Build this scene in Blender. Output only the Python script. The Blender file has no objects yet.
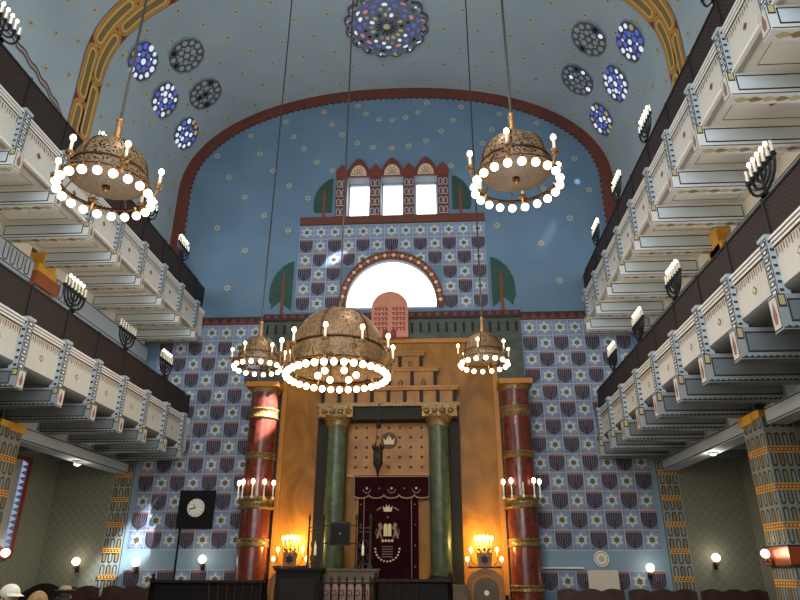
import bpy, math, random
from math import sin, cos, pi, sqrt, atan2, radians
from mathutils import Vector, Matrix
from mathutils.geometry import tessellate_polygon
random.seed(7)
S = bpy.context.scene
COL = S.collection

# ------------------------------------------------------------------ materials
def lin(c):
    r = []
    for v in c:
        v /= 255.0
        r.append(v / 12.92 if v <= 0.04045 else ((v + 0.055) / 1.055) ** 2.4)
    return (*r, 1.0)

MATS = {}
def mat(name, rgb, rough=0.7, metal=0.0, rgb2=None, scale=6.0, detail=4.0, bump=0.0, dist=0.0,
        emit=None, es=0.0, spec=0.5, lo=0.35, hi=0.65, stretch=None):
    m = bpy.data.materials.new(name); m.use_nodes = True
    nt = m.node_tree; b = nt.nodes['Principled BSDF']
    b.inputs['Base Color'].default_value = lin(rgb)
    b.inputs['Roughness'].default_value = rough
    b.inputs['Metallic'].default_value = metal
    b.inputs['Specular IOR Level'].default_value = spec
    if rgb2 is not None or bump:
        tc = nt.nodes.new('ShaderNodeTexCoord'); no = nt.nodes.new('ShaderNodeTexNoise')
        no.inputs['Scale'].default_value = scale; no.inputs['Detail'].default_value = detail
        no.inputs['Distortion'].default_value = dist
        if stretch:
            mp = nt.nodes.new('ShaderNodeMapping'); mp.inputs['Scale'].default_value = stretch
            nt.links.new(tc.outputs['Object'], mp.inputs['Vector']); nt.links.new(mp.outputs['Vector'], no.inputs['Vector'])
        else:
            nt.links.new(tc.outputs['Object'], no.inputs['Vector'])
        if rgb2 is not None:
            rp = nt.nodes.new('ShaderNodeValToRGB')
            rp.color_ramp.elements[0].position = lo; rp.color_ramp.elements[0].color = lin(rgb)
            rp.color_ramp.elements[1].position = hi; rp.color_ramp.elements[1].color = lin(rgb2)
            nt.links.new(no.outputs['Fac'], rp.inputs['Fac']); nt.links.new(rp.outputs['Color'], b.inputs['Base Color'])
        if bump:
            bp = nt.nodes.new('ShaderNodeBump'); bp.inputs['Strength'].default_value = bump; bp.inputs['Distance'].default_value = 0.02
            nt.links.new(no.outputs['Fac'], bp.inputs['Height']); nt.links.new(bp.outputs['Normal'], b.inputs['Normal'])
    if emit is not None:
        b.inputs['Emission Color'].default_value = lin(emit); b.inputs['Emission Strength'].default_value = es
    MATS[name] = m
    return m

def emissive(name, rgb, strength, sampled=False):
    m = bpy.data.materials.new(name); m.use_nodes = True
    nt = m.node_tree; nt.nodes.clear()
    e = nt.nodes.new('ShaderNodeEmission'); o = nt.nodes.new('ShaderNodeOutputMaterial')
    e.inputs['Color'].default_value = lin(rgb); e.inputs['Strength'].default_value = strength
    nt.links.new(e.outputs[0], o.inputs[0])
    m.cycles.emission_sampling = 'FRONT' if sampled else 'NONE'
    MATS[name] = m
    return m

def lattice_mat(name, rgb, rgb2, cell, rough=0.55, width=0.22, metal=0.0, axes='yz'):
    """diagonal lattice colouring in object space"""
    m = mat(name, rgb, rough, metal)
    nt = m.node_tree; b = nt.nodes['Principled BSDF']
    tc = nt.nodes.new('ShaderNodeTexCoord'); sp = nt.nodes.new('ShaderNodeSeparateXYZ')
    nt.links.new(tc.outputs['Object'], sp.inputs[0])
    a, c = (sp.outputs['XYZ'.index(axes[0].upper())], sp.outputs['XYZ'.index(axes[1].upper())])
    def mth(op, x, y=None):
        n = nt.nodes.new('ShaderNodeMath'); n.operation = op
        for i, v in enumerate((x, y)):
            if v is None: continue
            if isinstance(v, (int, float)): n.inputs[i].default_value = v
            else: nt.links.new(v, n.inputs[i])
        return n.outputs[0]
    u = mth('DIVIDE', mth('ADD', a, c), cell); v = mth('DIVIDE', mth('SUBTRACT', a, c), cell)
    mk = mth('MAXIMUM', mth('LESS_THAN', mth('FRACT', u), width), mth('LESS_THAN', mth('FRACT', v), width))
    mx = nt.nodes.new('ShaderNodeMix'); mx.data_type = 'RGBA'
    mx.inputs[6].default_value = lin(rgb); mx.inputs[7].default_value = lin(rgb2)
    nt.links.new(mk, mx.inputs[0]); nt.links.new(mx.outputs[2], b.inputs['Base Color'])
    bp = nt.nodes.new('ShaderNodeBump'); bp.inputs['Strength'].default_value = 0.5; bp.inputs['Distance'].default_value = 0.01
    nt.links.new(mk, bp.inputs['Height']); nt.links.new(bp.outputs['Normal'], b.inputs['Normal'])
    return m

mat('wall_blue', (100, 125, 144), 0.85, rgb2=(91, 115, 135), scale=.7)
mat('vault_blue', (160, 172, 176), 0.85, rgb2=(150, 163, 168), scale=.5)
mat('brick_red', (104, 50, 36), 0.75, rgb2=(90, 42, 30), scale=2)
mat('trim_dark', (52, 30, 24), 0.7)
mat('trim_red', (112, 48, 36), 0.7)
mat('tile_pale', (158, 168, 182), 0.6, rgb2=(146, 157, 172), scale=3)
mat('tile_mid', (122, 136, 156), 0.6, rgb2=(112, 126, 147), scale=3)
mat('tile_menorah', (104, 113, 132), 0.6, rgb2=(95, 104, 124), scale=3)
mat('tile_deep', (96, 92, 110), 0.6)
mat('tile_line', (152, 163, 178), 0.6)
mat('tile_orange', (150, 100, 80), 0.6)
mat('menorah_paint', (46, 30, 38), 0.7)
mat('star_cream', (224, 222, 204), 0.6)
mat('star_olive', (92, 84, 34), 0.6)
mat('stripe_blue', (122, 145, 160), 0.7)
mat('gold_star', (190, 176, 122), 0.6)
mat('gold_star_dark', (110, 74, 40), 0.6)
mat('tree_green', (44, 76, 62), 0.8, rgb2=(36, 64, 54), scale=4)
mat('tree_brown', (120, 62, 40), 0.8)
mat('arch_shell', (208, 178, 148), 0.7)
mat('arch_brown', (98, 50, 34), 0.7)
mat('cream', (203, 200, 193), 0.7, rgb2=(194, 191, 183), scale=1.2)
mat('soffit_cream', (230, 222, 208), 0.75)
mat('white_paint', (222, 220, 214), 0.65)
mat('grey_blue', (172, 182, 188), 0.7)
mat('white_blue', (206, 214, 216), 0.7)
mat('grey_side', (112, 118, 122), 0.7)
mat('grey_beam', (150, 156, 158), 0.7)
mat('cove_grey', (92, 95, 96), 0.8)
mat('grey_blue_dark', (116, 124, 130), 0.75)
mat('line_dark', (44, 44, 44), 0.7)
mat('line_brown', (110, 76, 56), 0.7)
mat('tassel_brown', (148, 116, 74), 0.7)
mat('tile_rust', (136, 98, 86), 0.7)
mat('ochre', (226, 170, 62), 0.6, rgb2=(208, 150, 50), scale=2)
mat('ochre_rib', (188, 138, 62), 0.7, rgb2=(172, 122, 54), scale=3)
mat('ochre_light', (204, 162, 84), 0.7)
mat('olive', (122, 104, 60), 0.7)
mat('wine', (112, 44, 40), 0.7)
mat('rail_dark', (30, 20, 17), 0.6)
lattice_mat('rail_lattice', (26, 17, 14), (54, 33, 26), 0.09, 0.7)
mat('iron', (18, 16, 15), 0.5, metal=0.3)
mat('candle', (236, 226, 204), 0.5)
mat('bronze', (112, 82, 52), 0.45, metal=0.6, rgb2=(150, 114, 74), scale=40, bump=0.3)
mat('bronze_dark', (72, 48, 28), 0.4, metal=0.8)
mat('gold_marble', (158, 108, 42), 0.34, rgb2=(112, 71, 26), scale=1.1, detail=8, dist=1.2, lo=.32, hi=.76, stretch=(1.4, 1, .8), spec=.14)
mat('gold_marble_light', (160, 108, 44), 0.45, rgb2=(138, 90, 34), scale=2, detail=6, dist=1, spec=.3)
mat('gold_edge', (166, 106, 38), 0.4, metal=0.1, spec=.3)
mat('red_marble', (122, 52, 37), 0.24, rgb2=(72, 33, 26), scale=2.6, detail=9, dist=2.2, lo=.3, hi=.7, spec=.4)
mat('green_marble', (84, 94, 66), 0.35, rgb2=(58, 68, 48), scale=2.4, detail=8, dist=1.8, spec=.3)
mat('green_wall', (70, 76, 56), 0.45, rgb2=(46, 52, 38), scale=2.0, detail=7, dist=1.5)
mat('green_marble_dark', (34, 30, 23), 0.6, spec=.2)
mat('gold_relief', (156, 124, 68), 0.4, metal=0.4, rgb2=(78, 60, 34), scale=26, bump=0.7)
mat('tablet_stone', (190, 124, 92), 0.5, rgb2=(176, 110, 80), scale=5)
mat('tablet_text', (116, 36, 28), 0.6)
mat('velvet', (44, 7, 14), 0.9, rgb2=(34, 5, 11), scale=5, spec=.1)
mat('embroidery', (206, 186, 140), 0.6)
mat('embroidery_dim', (136, 104, 82), 0.7)
mat('wood_dark', (30, 19, 14), 0.6, rgb2=(22, 14, 10), scale=4, stretch=(8, 8, 1), spec=.25)
mat('wood_black', (13, 10, 9), 0.6, spec=.2)
mat('wood_brown', (70, 42, 28), 0.5, rgb2=(52, 31, 21), scale=4, stretch=(1, 8, 1))
mat('wood_honey', (150, 100, 50), 0.4, rgb2=(120, 76, 36), scale=3)
mat('stone_pink', (150, 116, 104), 0.5, rgb2=(132, 100, 90), scale=3)
mat('stone_step', (96, 74, 46), 0.5, rgb2=(72, 56, 36), scale=3)
mat('floor_stone', (92, 78, 66), 0.5, rgb2=(78, 66, 56), scale=1)
lattice_mat('aisle_wall', (118, 122, 112), (136, 130, 104), 0.24, 0.8, 0.2, axes='xz')
lattice_mat('aisle_side', (118, 122, 112), (136, 130, 104), 0.24, 0.8, 0.2, axes='yz')
mat('pillar_grey', (140, 146, 140), 0.7, rgb2=(130, 136, 130), scale=3)
mat('band_orange', (150, 82, 48), 0.6)
mat('band_dot', (228, 178, 80), 0.6)
mat('copper', (170, 84, 50), 0.3, metal=0.5)
mat('loop_dark', (58, 54, 44), 0.7)
mat('loop_gold', (136, 116, 76), 0.7)
mat('clock_white', (226, 222, 208), 0.4)
mat('board_beige', (206, 194, 172), 0.6)
mat('frame_red', (132, 46, 34), 0.5)
mat('tracery', (74, 80, 86), 0.6)
mat('tracery_light', (108, 114, 124), 0.7)
mat('rosette_rim', (128, 140, 152), 0.8)
mat('skin', (196, 146, 118), 0.6)
mat('hair_blonde', (170, 128, 76), 0.7, rgb2=(140, 100, 58), scale=30)
mat('hair_dark', (40, 30, 24), 0.7)
mat('cap_cloth', (226, 216, 198), 0.8)
mat('cap_band', (60, 54, 48), 0.8)
mat('shirt_navy', (42, 46, 62), 0.85)
mat('shirt_tan', (150, 124, 98), 0.85)
mat('shirt_brown', (82, 58, 46), 0.85)
mat('chain', (44, 36, 28), 0.7)
emissive('bulb_glow', (255, 226, 176), 9.0)
emissive('flame_glow', (255, 236, 196), 8.0)
emissive('amber_glow', (255, 206, 110), 10.0)
emissive('globe_glow', (255, 240, 212), 6.0)
emissive('spot_glow', (255, 240, 220), 5.0)
emissive('day_glass', (250, 252, 255), 3.0, True)
emissive('pane_white', (226, 232, 255), 0.95)
emissive('pane_blue', (104, 120, 220), 0.66)
emissive('pane_pink', (236, 150, 170), 0.6)
emissive('pane_straw', (214, 190, 140), 0.5)
mat('pane_grey', (168, 170, 168), 0.2)
mat('pane_dark', (40, 42, 44), 0.2)
emissive('pane_zig', (190, 206, 255), 0.55)

# pierced bronze: see-through fretwork
def pierced():
    m = mat('pierced_bronze', (120, 94, 66), 0.5, 0.3)
    nt = m.node_tree; b = nt.nodes['Principled BSDF']; out = nt.nodes['Material Output']
    tc = nt.nodes.new('ShaderNodeTexCoord'); vo = nt.nodes.new('ShaderNodeTexVoronoi')
    vo.inputs['Scale'].default_value = 34
    nt.links.new(tc.outputs['Object'], vo.inputs['Vector'])
    lt = nt.nodes.new('ShaderNodeMath'); lt.operation = 'LESS_THAN'; lt.inputs[1].default_value = 0.33
    nt.links.new(vo.outputs['Distance'], lt.inputs[0])
    tr = nt.nodes.new('ShaderNodeBsdfTransparent'); mx = nt.nodes.new('ShaderNodeMixShader')
    nt.links.new(lt.outputs[0], mx.inputs[0]); nt.links.new(b.outputs[0], mx.inputs[1]); nt.links.new(tr.outputs[0], mx.inputs[2])
    nt.links.new(mx.outputs[0], out.inputs['Surface'])
    rp = nt.nodes.new('ShaderNodeValToRGB')
    rp.color_ramp.elements[0].position = .3; rp.color_ramp.elements[0].color = lin((66, 49, 32))
    rp.color_ramp.elements[1].position = .62; rp.color_ramp.elements[1].color = lin((132, 104, 72))
    nt.links.new(vo.outputs['Distance'], rp.inputs['Fac']); nt.links.new(rp.outputs['Color'], b.inputs['Base Color'])
pierced()
mat('plate_dark', (30, 21, 14), 0.55, metal=0.2, rgb2=(60, 45, 30), scale=46, bump=0.6)

# ------------------------------------------------------------------ mesh builder
WORLD = {}
class MB:
    def __init__(s): s.v = []; s.f = []; s.m = []; s.sm = []; s.slots = []
    def mi(s, name):
        if name not in s.slots: s.slots.append(name)
        return s.slots.index(name)
    def add(s, verts, faces, m, smooth=False):
        o = len(s.v); k = s.mi(m); s.v += [tuple(p) for p in verts]
        for f in faces: s.f.append([i + o for i in f]); s.m.append(k); s.sm.append(smooth)
    def box(s, x0, x1, y0, y1, z0, z1, m):
        x0, x1 = sorted((x0, x1)); y0, y1 = sorted((y0, y1)); z0, z1 = sorted((z0, z1))
        s.add([(x0,y0,z0),(x1,y0,z0),(x1,y1,z0),(x0,y1,z0),(x0,y0,z1),(x1,y0,z1),(x1,y1,z1),(x0,y1,z1)],
              [(0,3,2,1),(4,5,6,7),(0,1,5,4),(1,2,6,5),(2,3,7,6),(3,0,4,7)], m)
    def poly(s, pts, m): s.add(pts, [tuple(range(len(pts)))], m)
    def prism(s, pts2, frame, d0, d1, m):
        """2-D outline extruded; frame(u, v, d) -> xyz"""
        n = len(pts2)
        tris = tessellate_polygon([[Vector((u, v, 0)) for u, v in pts2]])
        vs = [frame(u, v, d0) for u, v in pts2] + [frame(u, v, d1) for u, v in pts2]
        fs = [tuple(t) for t in tris] + [tuple(i + n for i in reversed(t)) for t in tris]
        fs += [(i, (i + 1) % n, (i + 1) % n + n, i + n) for i in range(n)]
        s.add(vs, fs, m)
    def flat(s, pts2, frame, d, m, holes=()):
        loops = [[Vector((u, v, 0)) for u, v in pts2]] + [[Vector((u, v, 0)) for u, v in h] for h in holes]
        tris = tessellate_polygon(loops); allp = [p for l in loops for p in l]
        s.add([frame(p.x, p.y, d) for p in allp], [tuple(t) for t in tris], m)
    def strip(s, us, lo, hi, frame, d, m):
        n = len(us)
        s.add([frame(u, lo(u), d) for u in us] + [frame(u, hi(u), d) for u in us], [(i, i+1, i+1+n, i+n) for i in range(n-1)], m, True)
    def stroke(s, pts2, w, frame, d, m, closed=False):
        """constant-width band along a 2-D polyline"""
        n = len(pts2); L = []; R = []
        for i, (u, v) in enumerate(pts2):
            if closed: a = pts2[i - 1]; b = pts2[(i + 1) % n]
            else: a = pts2[max(i - 1, 0)]; b = pts2[min(i + 1, n - 1)]
            dx, dy = b[0] - a[0], b[1] - a[1]; l = math.hypot(dx, dy) or 1
            nx, ny = -dy / l * w / 2, dx / l * w / 2
            L.append((u + nx, v + ny)); R.append((u - nx, v - ny))
        vs = [frame(*p, d) for p in L] + [frame(*p, d) for p in R]
        rng = range(n if closed else n - 1)
        s.add(vs, [(i, (i + 1) % n, (i + 1) % n + n, i + n) for i in rng], m)
    def tube(s, pts, r, m, n=8, caps=True):
        pts = [Vector(p) for p in pts]; rs = list(r) if isinstance(r, (list, tuple)) else [r] * len(pts)
        k = [i for i in range(len(pts)) if i == 0 or (pts[i] - pts[i-1]).length > 1e-5]
        pts = [pts[i] for i in k]; rs = [rs[i] for i in k]
        vs = []; fs = []
        up = None
        for i, p in enumerate(pts):
            d = (pts[min(i + 1, len(pts) - 1)] - pts[max(i - 1, 0)]).normalized()
            if up is None:
                up = Vector((0, 0, 1)) if abs(d.z) < .9 else Vector((1, 0, 0))
            a = d.cross(up).normalized(); b = a.cross(d).normalized(); up = b
            for k in range(n):
                t = 2 * pi * k / n
                vs.append(p + (a * cos(t) + b * sin(t)) * rs[i])
        for i in range(len(pts) - 1):
            for k in range(n):
                fs.append((i*n+k, i*n+(k+1) % n, (i+1)*n+(k+1) % n, (i+1)*n+k))
        s.add(vs, fs, m, True)
        if caps:
            o = len(pts) - 1
            s.add([v for v in vs[:n]], [tuple(reversed(range(n)))], m); s.add([v for v in vs[o*n:]], [tuple(range(n))], m)
    def lathe(s, prof, c, m, n=24, smooth=True, a0=0, a1=2*pi):
        vs = []; fs = []; full = abs(a1 - a0 - 2 * pi) < 1e-6; k = n if full else n + 1
        for r, z in prof:
            for i in range(k):
                t = a0 + (a1 - a0) * i / n; vs.append((c[0] + r * cos(t), c[1] + r * sin(t), c[2] + z))
        for j in range(len(prof) - 1):
            for i in range(n):
                i2 = (i + 1) % k
                fs.append((j*k+i, j*k+i2, (j+1)*k+i2, (j+1)*k+i))
        s.add(vs, fs, m, smooth)
    def ball(s, c, r, m, n=10, sc=(1, 1, 1)):
        h = max(5, n // 2 + 1)
        s2 = MB(); s2.lathe([(max(r * sin(pi * j / h), 1e-4), -r * cos(pi * j / h)) for j in range(h + 1)], (0, 0, 0), m, n)
        s.add([(c[0]+x*sc[0], c[1]+y*sc[1], c[2]+z*sc[2]) for x, y, z in s2.v], s2.f, m, True)
    def mesh(s, name, o=(0, 0, 0)):
        me = bpy.data.meshes.new(name)
        me.from_pydata([(x-o[0], y-o[1], z-o[2]) for x, y, z in s.v], [], s.f)
        for n in s.slots: me.materials.append(MATS[n])
        me.polygons.foreach_set('material_index', s.m); me.polygons.foreach_set('use_smooth', s.sm)
        me.update(); return me
    def build(s, name, parent=None, loc=None):
        """world-space vertices; the object origin sits at loc (world) or the parent's origin"""
        po = Vector(WORLD[parent.name]) if parent else Vector((0, 0, 0))
        o = Vector(loc) if loc is not None else po
        ob = bpy.data.objects.new(name, s.mesh(name, o)); COL.objects.link(ob)
        ob.location = o - po
        if parent: ob.parent = parent
        WORLD[ob.name] = tuple(o)
        return ob

def tag(o, label=None, cat=None, group=None, kind=None):
    if label: o['label'] = label
    if cat: o['category'] = cat
    if group: o['group'] = group
    if kind: o['kind'] = kind
    return o
def thing(name, loc, label, cat, group=None):
    o = bpy.data.objects.new(name, None); COL.objects.link(o); o.location = loc; o.empty_display_size = .2
    WORLD[o.name] = tuple(loc); return tag(o, label, cat, group)
def struct(mb, name, loc=(0, 0, 0), label=None):
    return tag(mb.build(name, None, loc), label, None, None, 'structure')
def dup(o, parent=None, loc=None, rot=None):
    c = o.copy(); COL.objects.link(c)
    if parent is not None: c.parent = parent
    if loc is not None: c.location = loc
    if rot is not None: c.rotation_euler = (0, 0, rot)
    for ch in [x for x in o.children]: dup(ch, c)
    return c
def relabel(o, label, group=None):
    o['label'] = label
    if group: o['group'] = group
    return o

T = 0.45
def fb(u, v, d): return (u, d, v)            # back-wall frame: u = x, v = z, d = y

def arc(cx, cy, r, a0, a1, n=10, ry=None):
    ry = ry or r
    return [(cx + r * cos(a0 + (a1 - a0) * i / n), cy + ry * sin(a0 + (a1 - a0) * i / n)) for i in range(n + 1)]
def star_pts(cx, cy, r, ri, k=6, ph=pi/2):
    return [(cx + (r if i % 2 == 0 else ri) * cos(ph + pi * i / k), cy + (r if i % 2 == 0 else ri) * sin(ph + pi * i / k)) for i in range(2 * k)]
def arc3(x, y, z, r, n=16): return [(x + r * cos(2*pi*i/n), y, z + r * sin(2*pi*i/n)) for i in range(n + 1)]
def rect(x0, x1, y0, y1): return [(x0, y0), (x1, y0), (x1, y1), (x0, y1)]

# ------------------------------------------------------------------ vault profile (superellipse barrel)
VA, VZ, VH, VN = 7.2, 13.25, 4.12, 2.2
_N = 1600
def _vp(t): return (-VA * (1 if cos(t) > 0 else -1) * abs(cos(t)) ** (2 / VN), VZ + VH * abs(sin(t)) ** (2 / VN))
_P = [_vp(pi * i / _N) for i in range(_N + 1)]
_S = [0.0]
for i in range(_N): _S.append(_S[-1] + math.hypot(_P[i+1][0] - _P[i][0], _P[i+1][1] - _P[i][1]))
VLEN = _S[-1]
import bisect
def vpt(s):
    if s <= 0: return (-VA, VZ + s), (1.0, 0.0)
    if s >= VLEN: return (VA, VZ - (s - VLEN)), (-1.0, 0.0)
    i = min(max(bisect.bisect(_S, s) - 1, 0), _N - 1)
    f = (s - _S[i]) / max(_S[i+1] - _S[i], 1e-9)
    x = _P[i][0] + f * (_P[i+1][0] - _P[i][0]); z = _P[i][1] + f * (_P[i+1][1] - _P[i][1])
    a = _P[max(i - 6, 0)]; b = _P[min(i + 7, _N)]
    dx, dz = b[0] - a[0], b[1] - a[1]; l = math.hypot(dx, dz)
    return (x, z), (dz / l, -dx / l)            # inward normal
def fv(s, y, d):                                 # vault frame: u = arc length, v = y, d = inward offset
    (x, z), (nx, nz) = vpt(s)
    return (x + nx * d, y, z + nz * d)

ROOM_Y = -23.0
# ------------------------------------------------------------------ ceiling
mb = MB()
ss = [-4.4, -2.2] + [VLEN * i / 120 for i in range(121)] + [VLEN + 2.2, VLEN + 4.4]
vs = []; fs = []
for s in ss:
    vs.append(fv(s, 0, 0)); vs.append(fv(s, ROOM_Y, 0))
for i in range(len(ss) - 1): fs.append((2*i, 2*i+1, 2*i+3, 2*i+2))
mb.add(vs, fs, 'vault_blue', True)
ROS = [(1.66, -4.42, 1), (2.93, -3.62, 0), (1.64, -2.82, 1), (2.93, -1.95, 0), (1.70, -1.14, 1)]
ROS = ROS + [(VLEN - s - (-.0), y, l) for s, y, l in ROS]
def near_ros(s, y):
    if math.hypot(s - VLEN / 2, y + 2.98) < 1.5: return True
    return any(math.hypot(s - a, y - b) < .55 for a, b, _ in ROS)
row = 0
y = -0.48
while y > -22:
    k0 = 8.95 if row % 2 else 8.45
    for k in range(-13, 14):
        s = k0 + 1.035 * k
        if s < -1.7 or s > VLEN + 1.7 or abs(y + 5.8) < .55: continue
        if near_ros(s, y): continue
        mb.flat(star_pts(s, y, .115, .07), fv, .012, 'gold_star')
        mb.flat(star_pts(s, y, .07, .042), fv, .015, 'vault_blue')
        mb.flat(arc(s, y, .03, 0, 2 * pi, 8)[:-1], fv, .018, 'gold_star_dark')
    y -= .765; row += 1
# painted gold rib (interlocking tongues) across the vault
def capsule(s0, s1, yc, hw, n=10):
    return arc(s1 - hw, yc, hw, -pi / 2, pi / 2, n) + arc(s0 + hw, yc, hw, pi / 2, 3 * pi / 2, n)
for yc, in ((-5.8,), (-15.2,)):
    mb.strip([-2.6 + (VLEN + 5.2) * i / 200 for i in range(201)], lambda u: yc - .44, lambda u: yc + .44, fv, .014, 'ochre_rib')
    LT = 1.75
    s = -2.9
    while s < VLEN + 2.6:
        for side in (-1, 1):
            a = s + (0 if side < 0 else LT / 2); b = a + LT * 1.02
            c = yc + side * .2
            if -2.2 < b < VLEN + 2.2:                           # dark red wedge where a tongue ends
                mb.strip([b - .25 + .05 * i for i in range(11)], lambda u: c + side * .06 - .2, lambda u: c + side * .06 + .2, fv, .016, 'wine')
            for hw, dd, m in ((.265, .018, 'wine'), (.25, .021, 'ochre_rib'), (.175, .024, 'line_brown'), (.16, .027, 'ochre_light'), (.08, .030, 'line_brown'), (.062, .033, 'olive')):
                ins = .265 - hw
                a2, b2 = max(a + ins, -2.6), min(b - ins, VLEN + 2.6)
                if b2 - a2 < 2 * hw + .05: continue
                m_ = m
                us = [a2 + hw * (1 - cos(pi/2 * i / 8)) for i in range(9)] + [a2 + hw + (b2 - a2 - 2*hw) * i / 14 for i in range(1, 14)] + [b2 - hw * (1 - cos(pi/2 * i / 8)) for i in range(8, -1, -1)]
                hf = lambda u: sqrt(max(0, hw*hw - max(0, a2 + hw - u, u - b2 + hw) ** 2))
                mb.strip(us, lambda u: c - hf(u), lambda u: c + hf(u), fv, dd, m_)
        s += LT
# wavy painted border low on the vault, one bay nearer than the rib
for sgn in (0, 1):
    for off in (0, .11):
        for y0, y1 in ((-14.2, -6.45),):
            pts = []
            for i in range(121):
                t = i / 120; yy = y0 + (y1 - y0) * t
                zz = -2.12 + .56 * sin(pi * t) ** .6 + .03 * sin(t * 2 * pi * 18) + off
                pts.append((zz if sgn == 0 else VLEN - zz, yy))
            mb.stroke(pts, .05, fv, .016, 'line_brown')
ceil = struct(mb, 'ceiling')

# ------------------------------------------------------------------ back wall
def frame_profile(x, inset=0.0):
    t = min(abs(x) / VA, 1.0)
    return VZ + VH * (1 - t ** VN) ** (1 / VN)
TOP = [_P[i] for i in range(0, _N + 1, 16)]
outer = [(-9.4, 0.0), (9.4, 0.0), (9.4, 8.9), (VA, 8.9)] + [(x, z) for x, z in reversed(TOP)] + [(-VA, 8.9), (-9.4, 8.9)]
WIN = [(-1.12, .37), (0.0, .37), (1.12, .37)]
holes = [rect(c - w, c + w, 12.2, 13.68) for c, w in WIN]
LC = 9.13
lun = [(-1.39, 8.94)] + [(1.39, 8.94)] + arc(0, LC, 1.39, 0, pi, 28, 1.46)
holes.append(lun)
mb = MB()
mb.flat(outer, fb, 0.0, 'wall_blue', holes)
# reveals
for h in holes:
    n = len(h)
    mb.add([fb(u, v, 0) for u, v in h] + [fb(u, v, .5) for u, v in h], [(i, (i+1) % n, (i+1) % n + n, i + n) for i in range(n)], 'grey_blue_dark')
# aisle end-wall skins and painted pilasters
def capsule_v(cx, z0, z1, hw, n=6):
    return arc(cx, z1 - hw, hw, 0, pi, n) + arc(cx, z0 + hw, hw, pi, 2 * pi, n)
def loop_panel(mb, u0, u1, z0, z1, frame, d, rows, pitch, cols, bar='mid'):
    """rows of long loops each crossed by an orange bar"""
    w = (u1 - u0) / cols
    for r in range(rows):
        zc = z0 + pitch * (r + .5)
        for c in range(cols):
            uc = u0 + w * (c + .5)
            h = pitch * .47
            mb.flat(capsule_v(uc, zc - h, zc + h, w * .36), frame, d, 'loop_dark')
            mb.flat(capsule_v(uc, zc - h + .035, zc + h - .035, w * .19), frame, d * 1.5, 'loop_gold' if (r + c) % 2 else 'pillar_grey')
        mb.flat(rect(u0, u1, zc - .05, zc + .05), frame, d * 2, 'band_orange')
        for e in (-.05, .05): mb.flat(rect(u0, u1, zc + e - .008, zc + e + .008), frame, d * 2.3, 'band_dot')
        for c in range(cols * 2):
            uc = u0 + w * (c + .5) / 2
            mb.flat(rect(uc - w * .12, uc + w * .12, zc - .02, zc + .02), frame, d * 2.5, 'band_dot')
for s in (-1, 1):
    a, b = sorted((s * 7.72, s * 9.4))
    mb.flat(rect(a, b, 0, 4.5), fb, -.004, 'aisle_wall')
    a, b = sorted((s * 7.05, s * 7.17))
    mb.flat(rect(a, b, 0, 4.5), fb, -.004, 'stripe_blue')
    a, b = sorted((s * 7.17, s * 7.19))
    mb.flat(rect(a, b, 0, 4.5), fb, -.006, 'line_dark')
    a, b = sorted((s * 7.19, s * 7.74))
    mb.flat(rect(a, b, 0, 4.5), fb, -.006, 'pillar_grey')
    loop_panel(mb, a + .02, b - .02, 1.1, 4.4, fb, -.01, 5, .655, 3)

def star_tile(mb, x, z, w, h):
    mb.flat(rect(x - w/2, x + w/2, z - h/2, z + h/2), fb, -.004, 'tile_line')
    mb.flat(rect(x - w*.47, x + w*.47, z - h*.47, z + h*.47), fb, -.006, 'tile_mid')
    mb.flat(star_pts(x, z, w * .46, w * .30), fb, -.008, 'tile_pale')
    mb.flat(star_pts(x, z, w * .335, w * .19), fb, -.012, 'star_cream')
    mb.flat(star_pts(x, z, w * .26, w * .15), fb, -.015, 'tile_mid')
    mb.flat(star_pts(x, z, w * .19, w * .12), fb, -.018, 'star_olive')
    for sx in (-1, 1):
        for sz in (-1, 1):
            mb.flat(rect(x + sx*w*.40 - .02, x + sx*w*.40 + .02, z + sz*h*.40 - .02, z + sz*h*.40 + .02), fb, -.009, 'tile_deep')
def menorah_tile(mb, x, z, w, h):
    mb.flat(rect(x - w/2, x + w/2, z - h/2, z + h/2), fb, -.004, 'tile_line')
    mb.flat(rect(x - w*.48, x + w*.48, z - h*.48, z + h*.48), fb, -.006, 'tile_menorah')
    mb.flat(rect(x - w*.48, x + w*.48, z + h*.38, z + h*.48), fb, -.009, 'tile_orange')
    zt = z + h * .36; zc = z + h * .02
    mb.flat([(x - w*.45, zt), (x - w*.45, zc)] + arc(x, zc, w*.45, pi, 2*pi, 12, h*.42) + [(x + w*.45, zt)], fb, -.010, 'tile_deep')
    for q in (.40, .27, .14):
        pts = [(x - w*q, zt)] + arc(x, zc, w*q, pi, 2*pi, 10, h*q*.93) + [(x + w*q, zt)]
        mb.stroke(pts, w * .082, fb, -.014, 'menorah_paint')
    mb.stroke([(x, zt), (x, z - h * .47)], w * .082, fb, -.015, 'menorah_paint')
    mb.flat([(x - w*.07, z - h*.36), (x, z - h*.49), (x + w*.07, z - h*.36)], fb, -.016, 'menorah_paint')
TH = .4915
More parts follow.
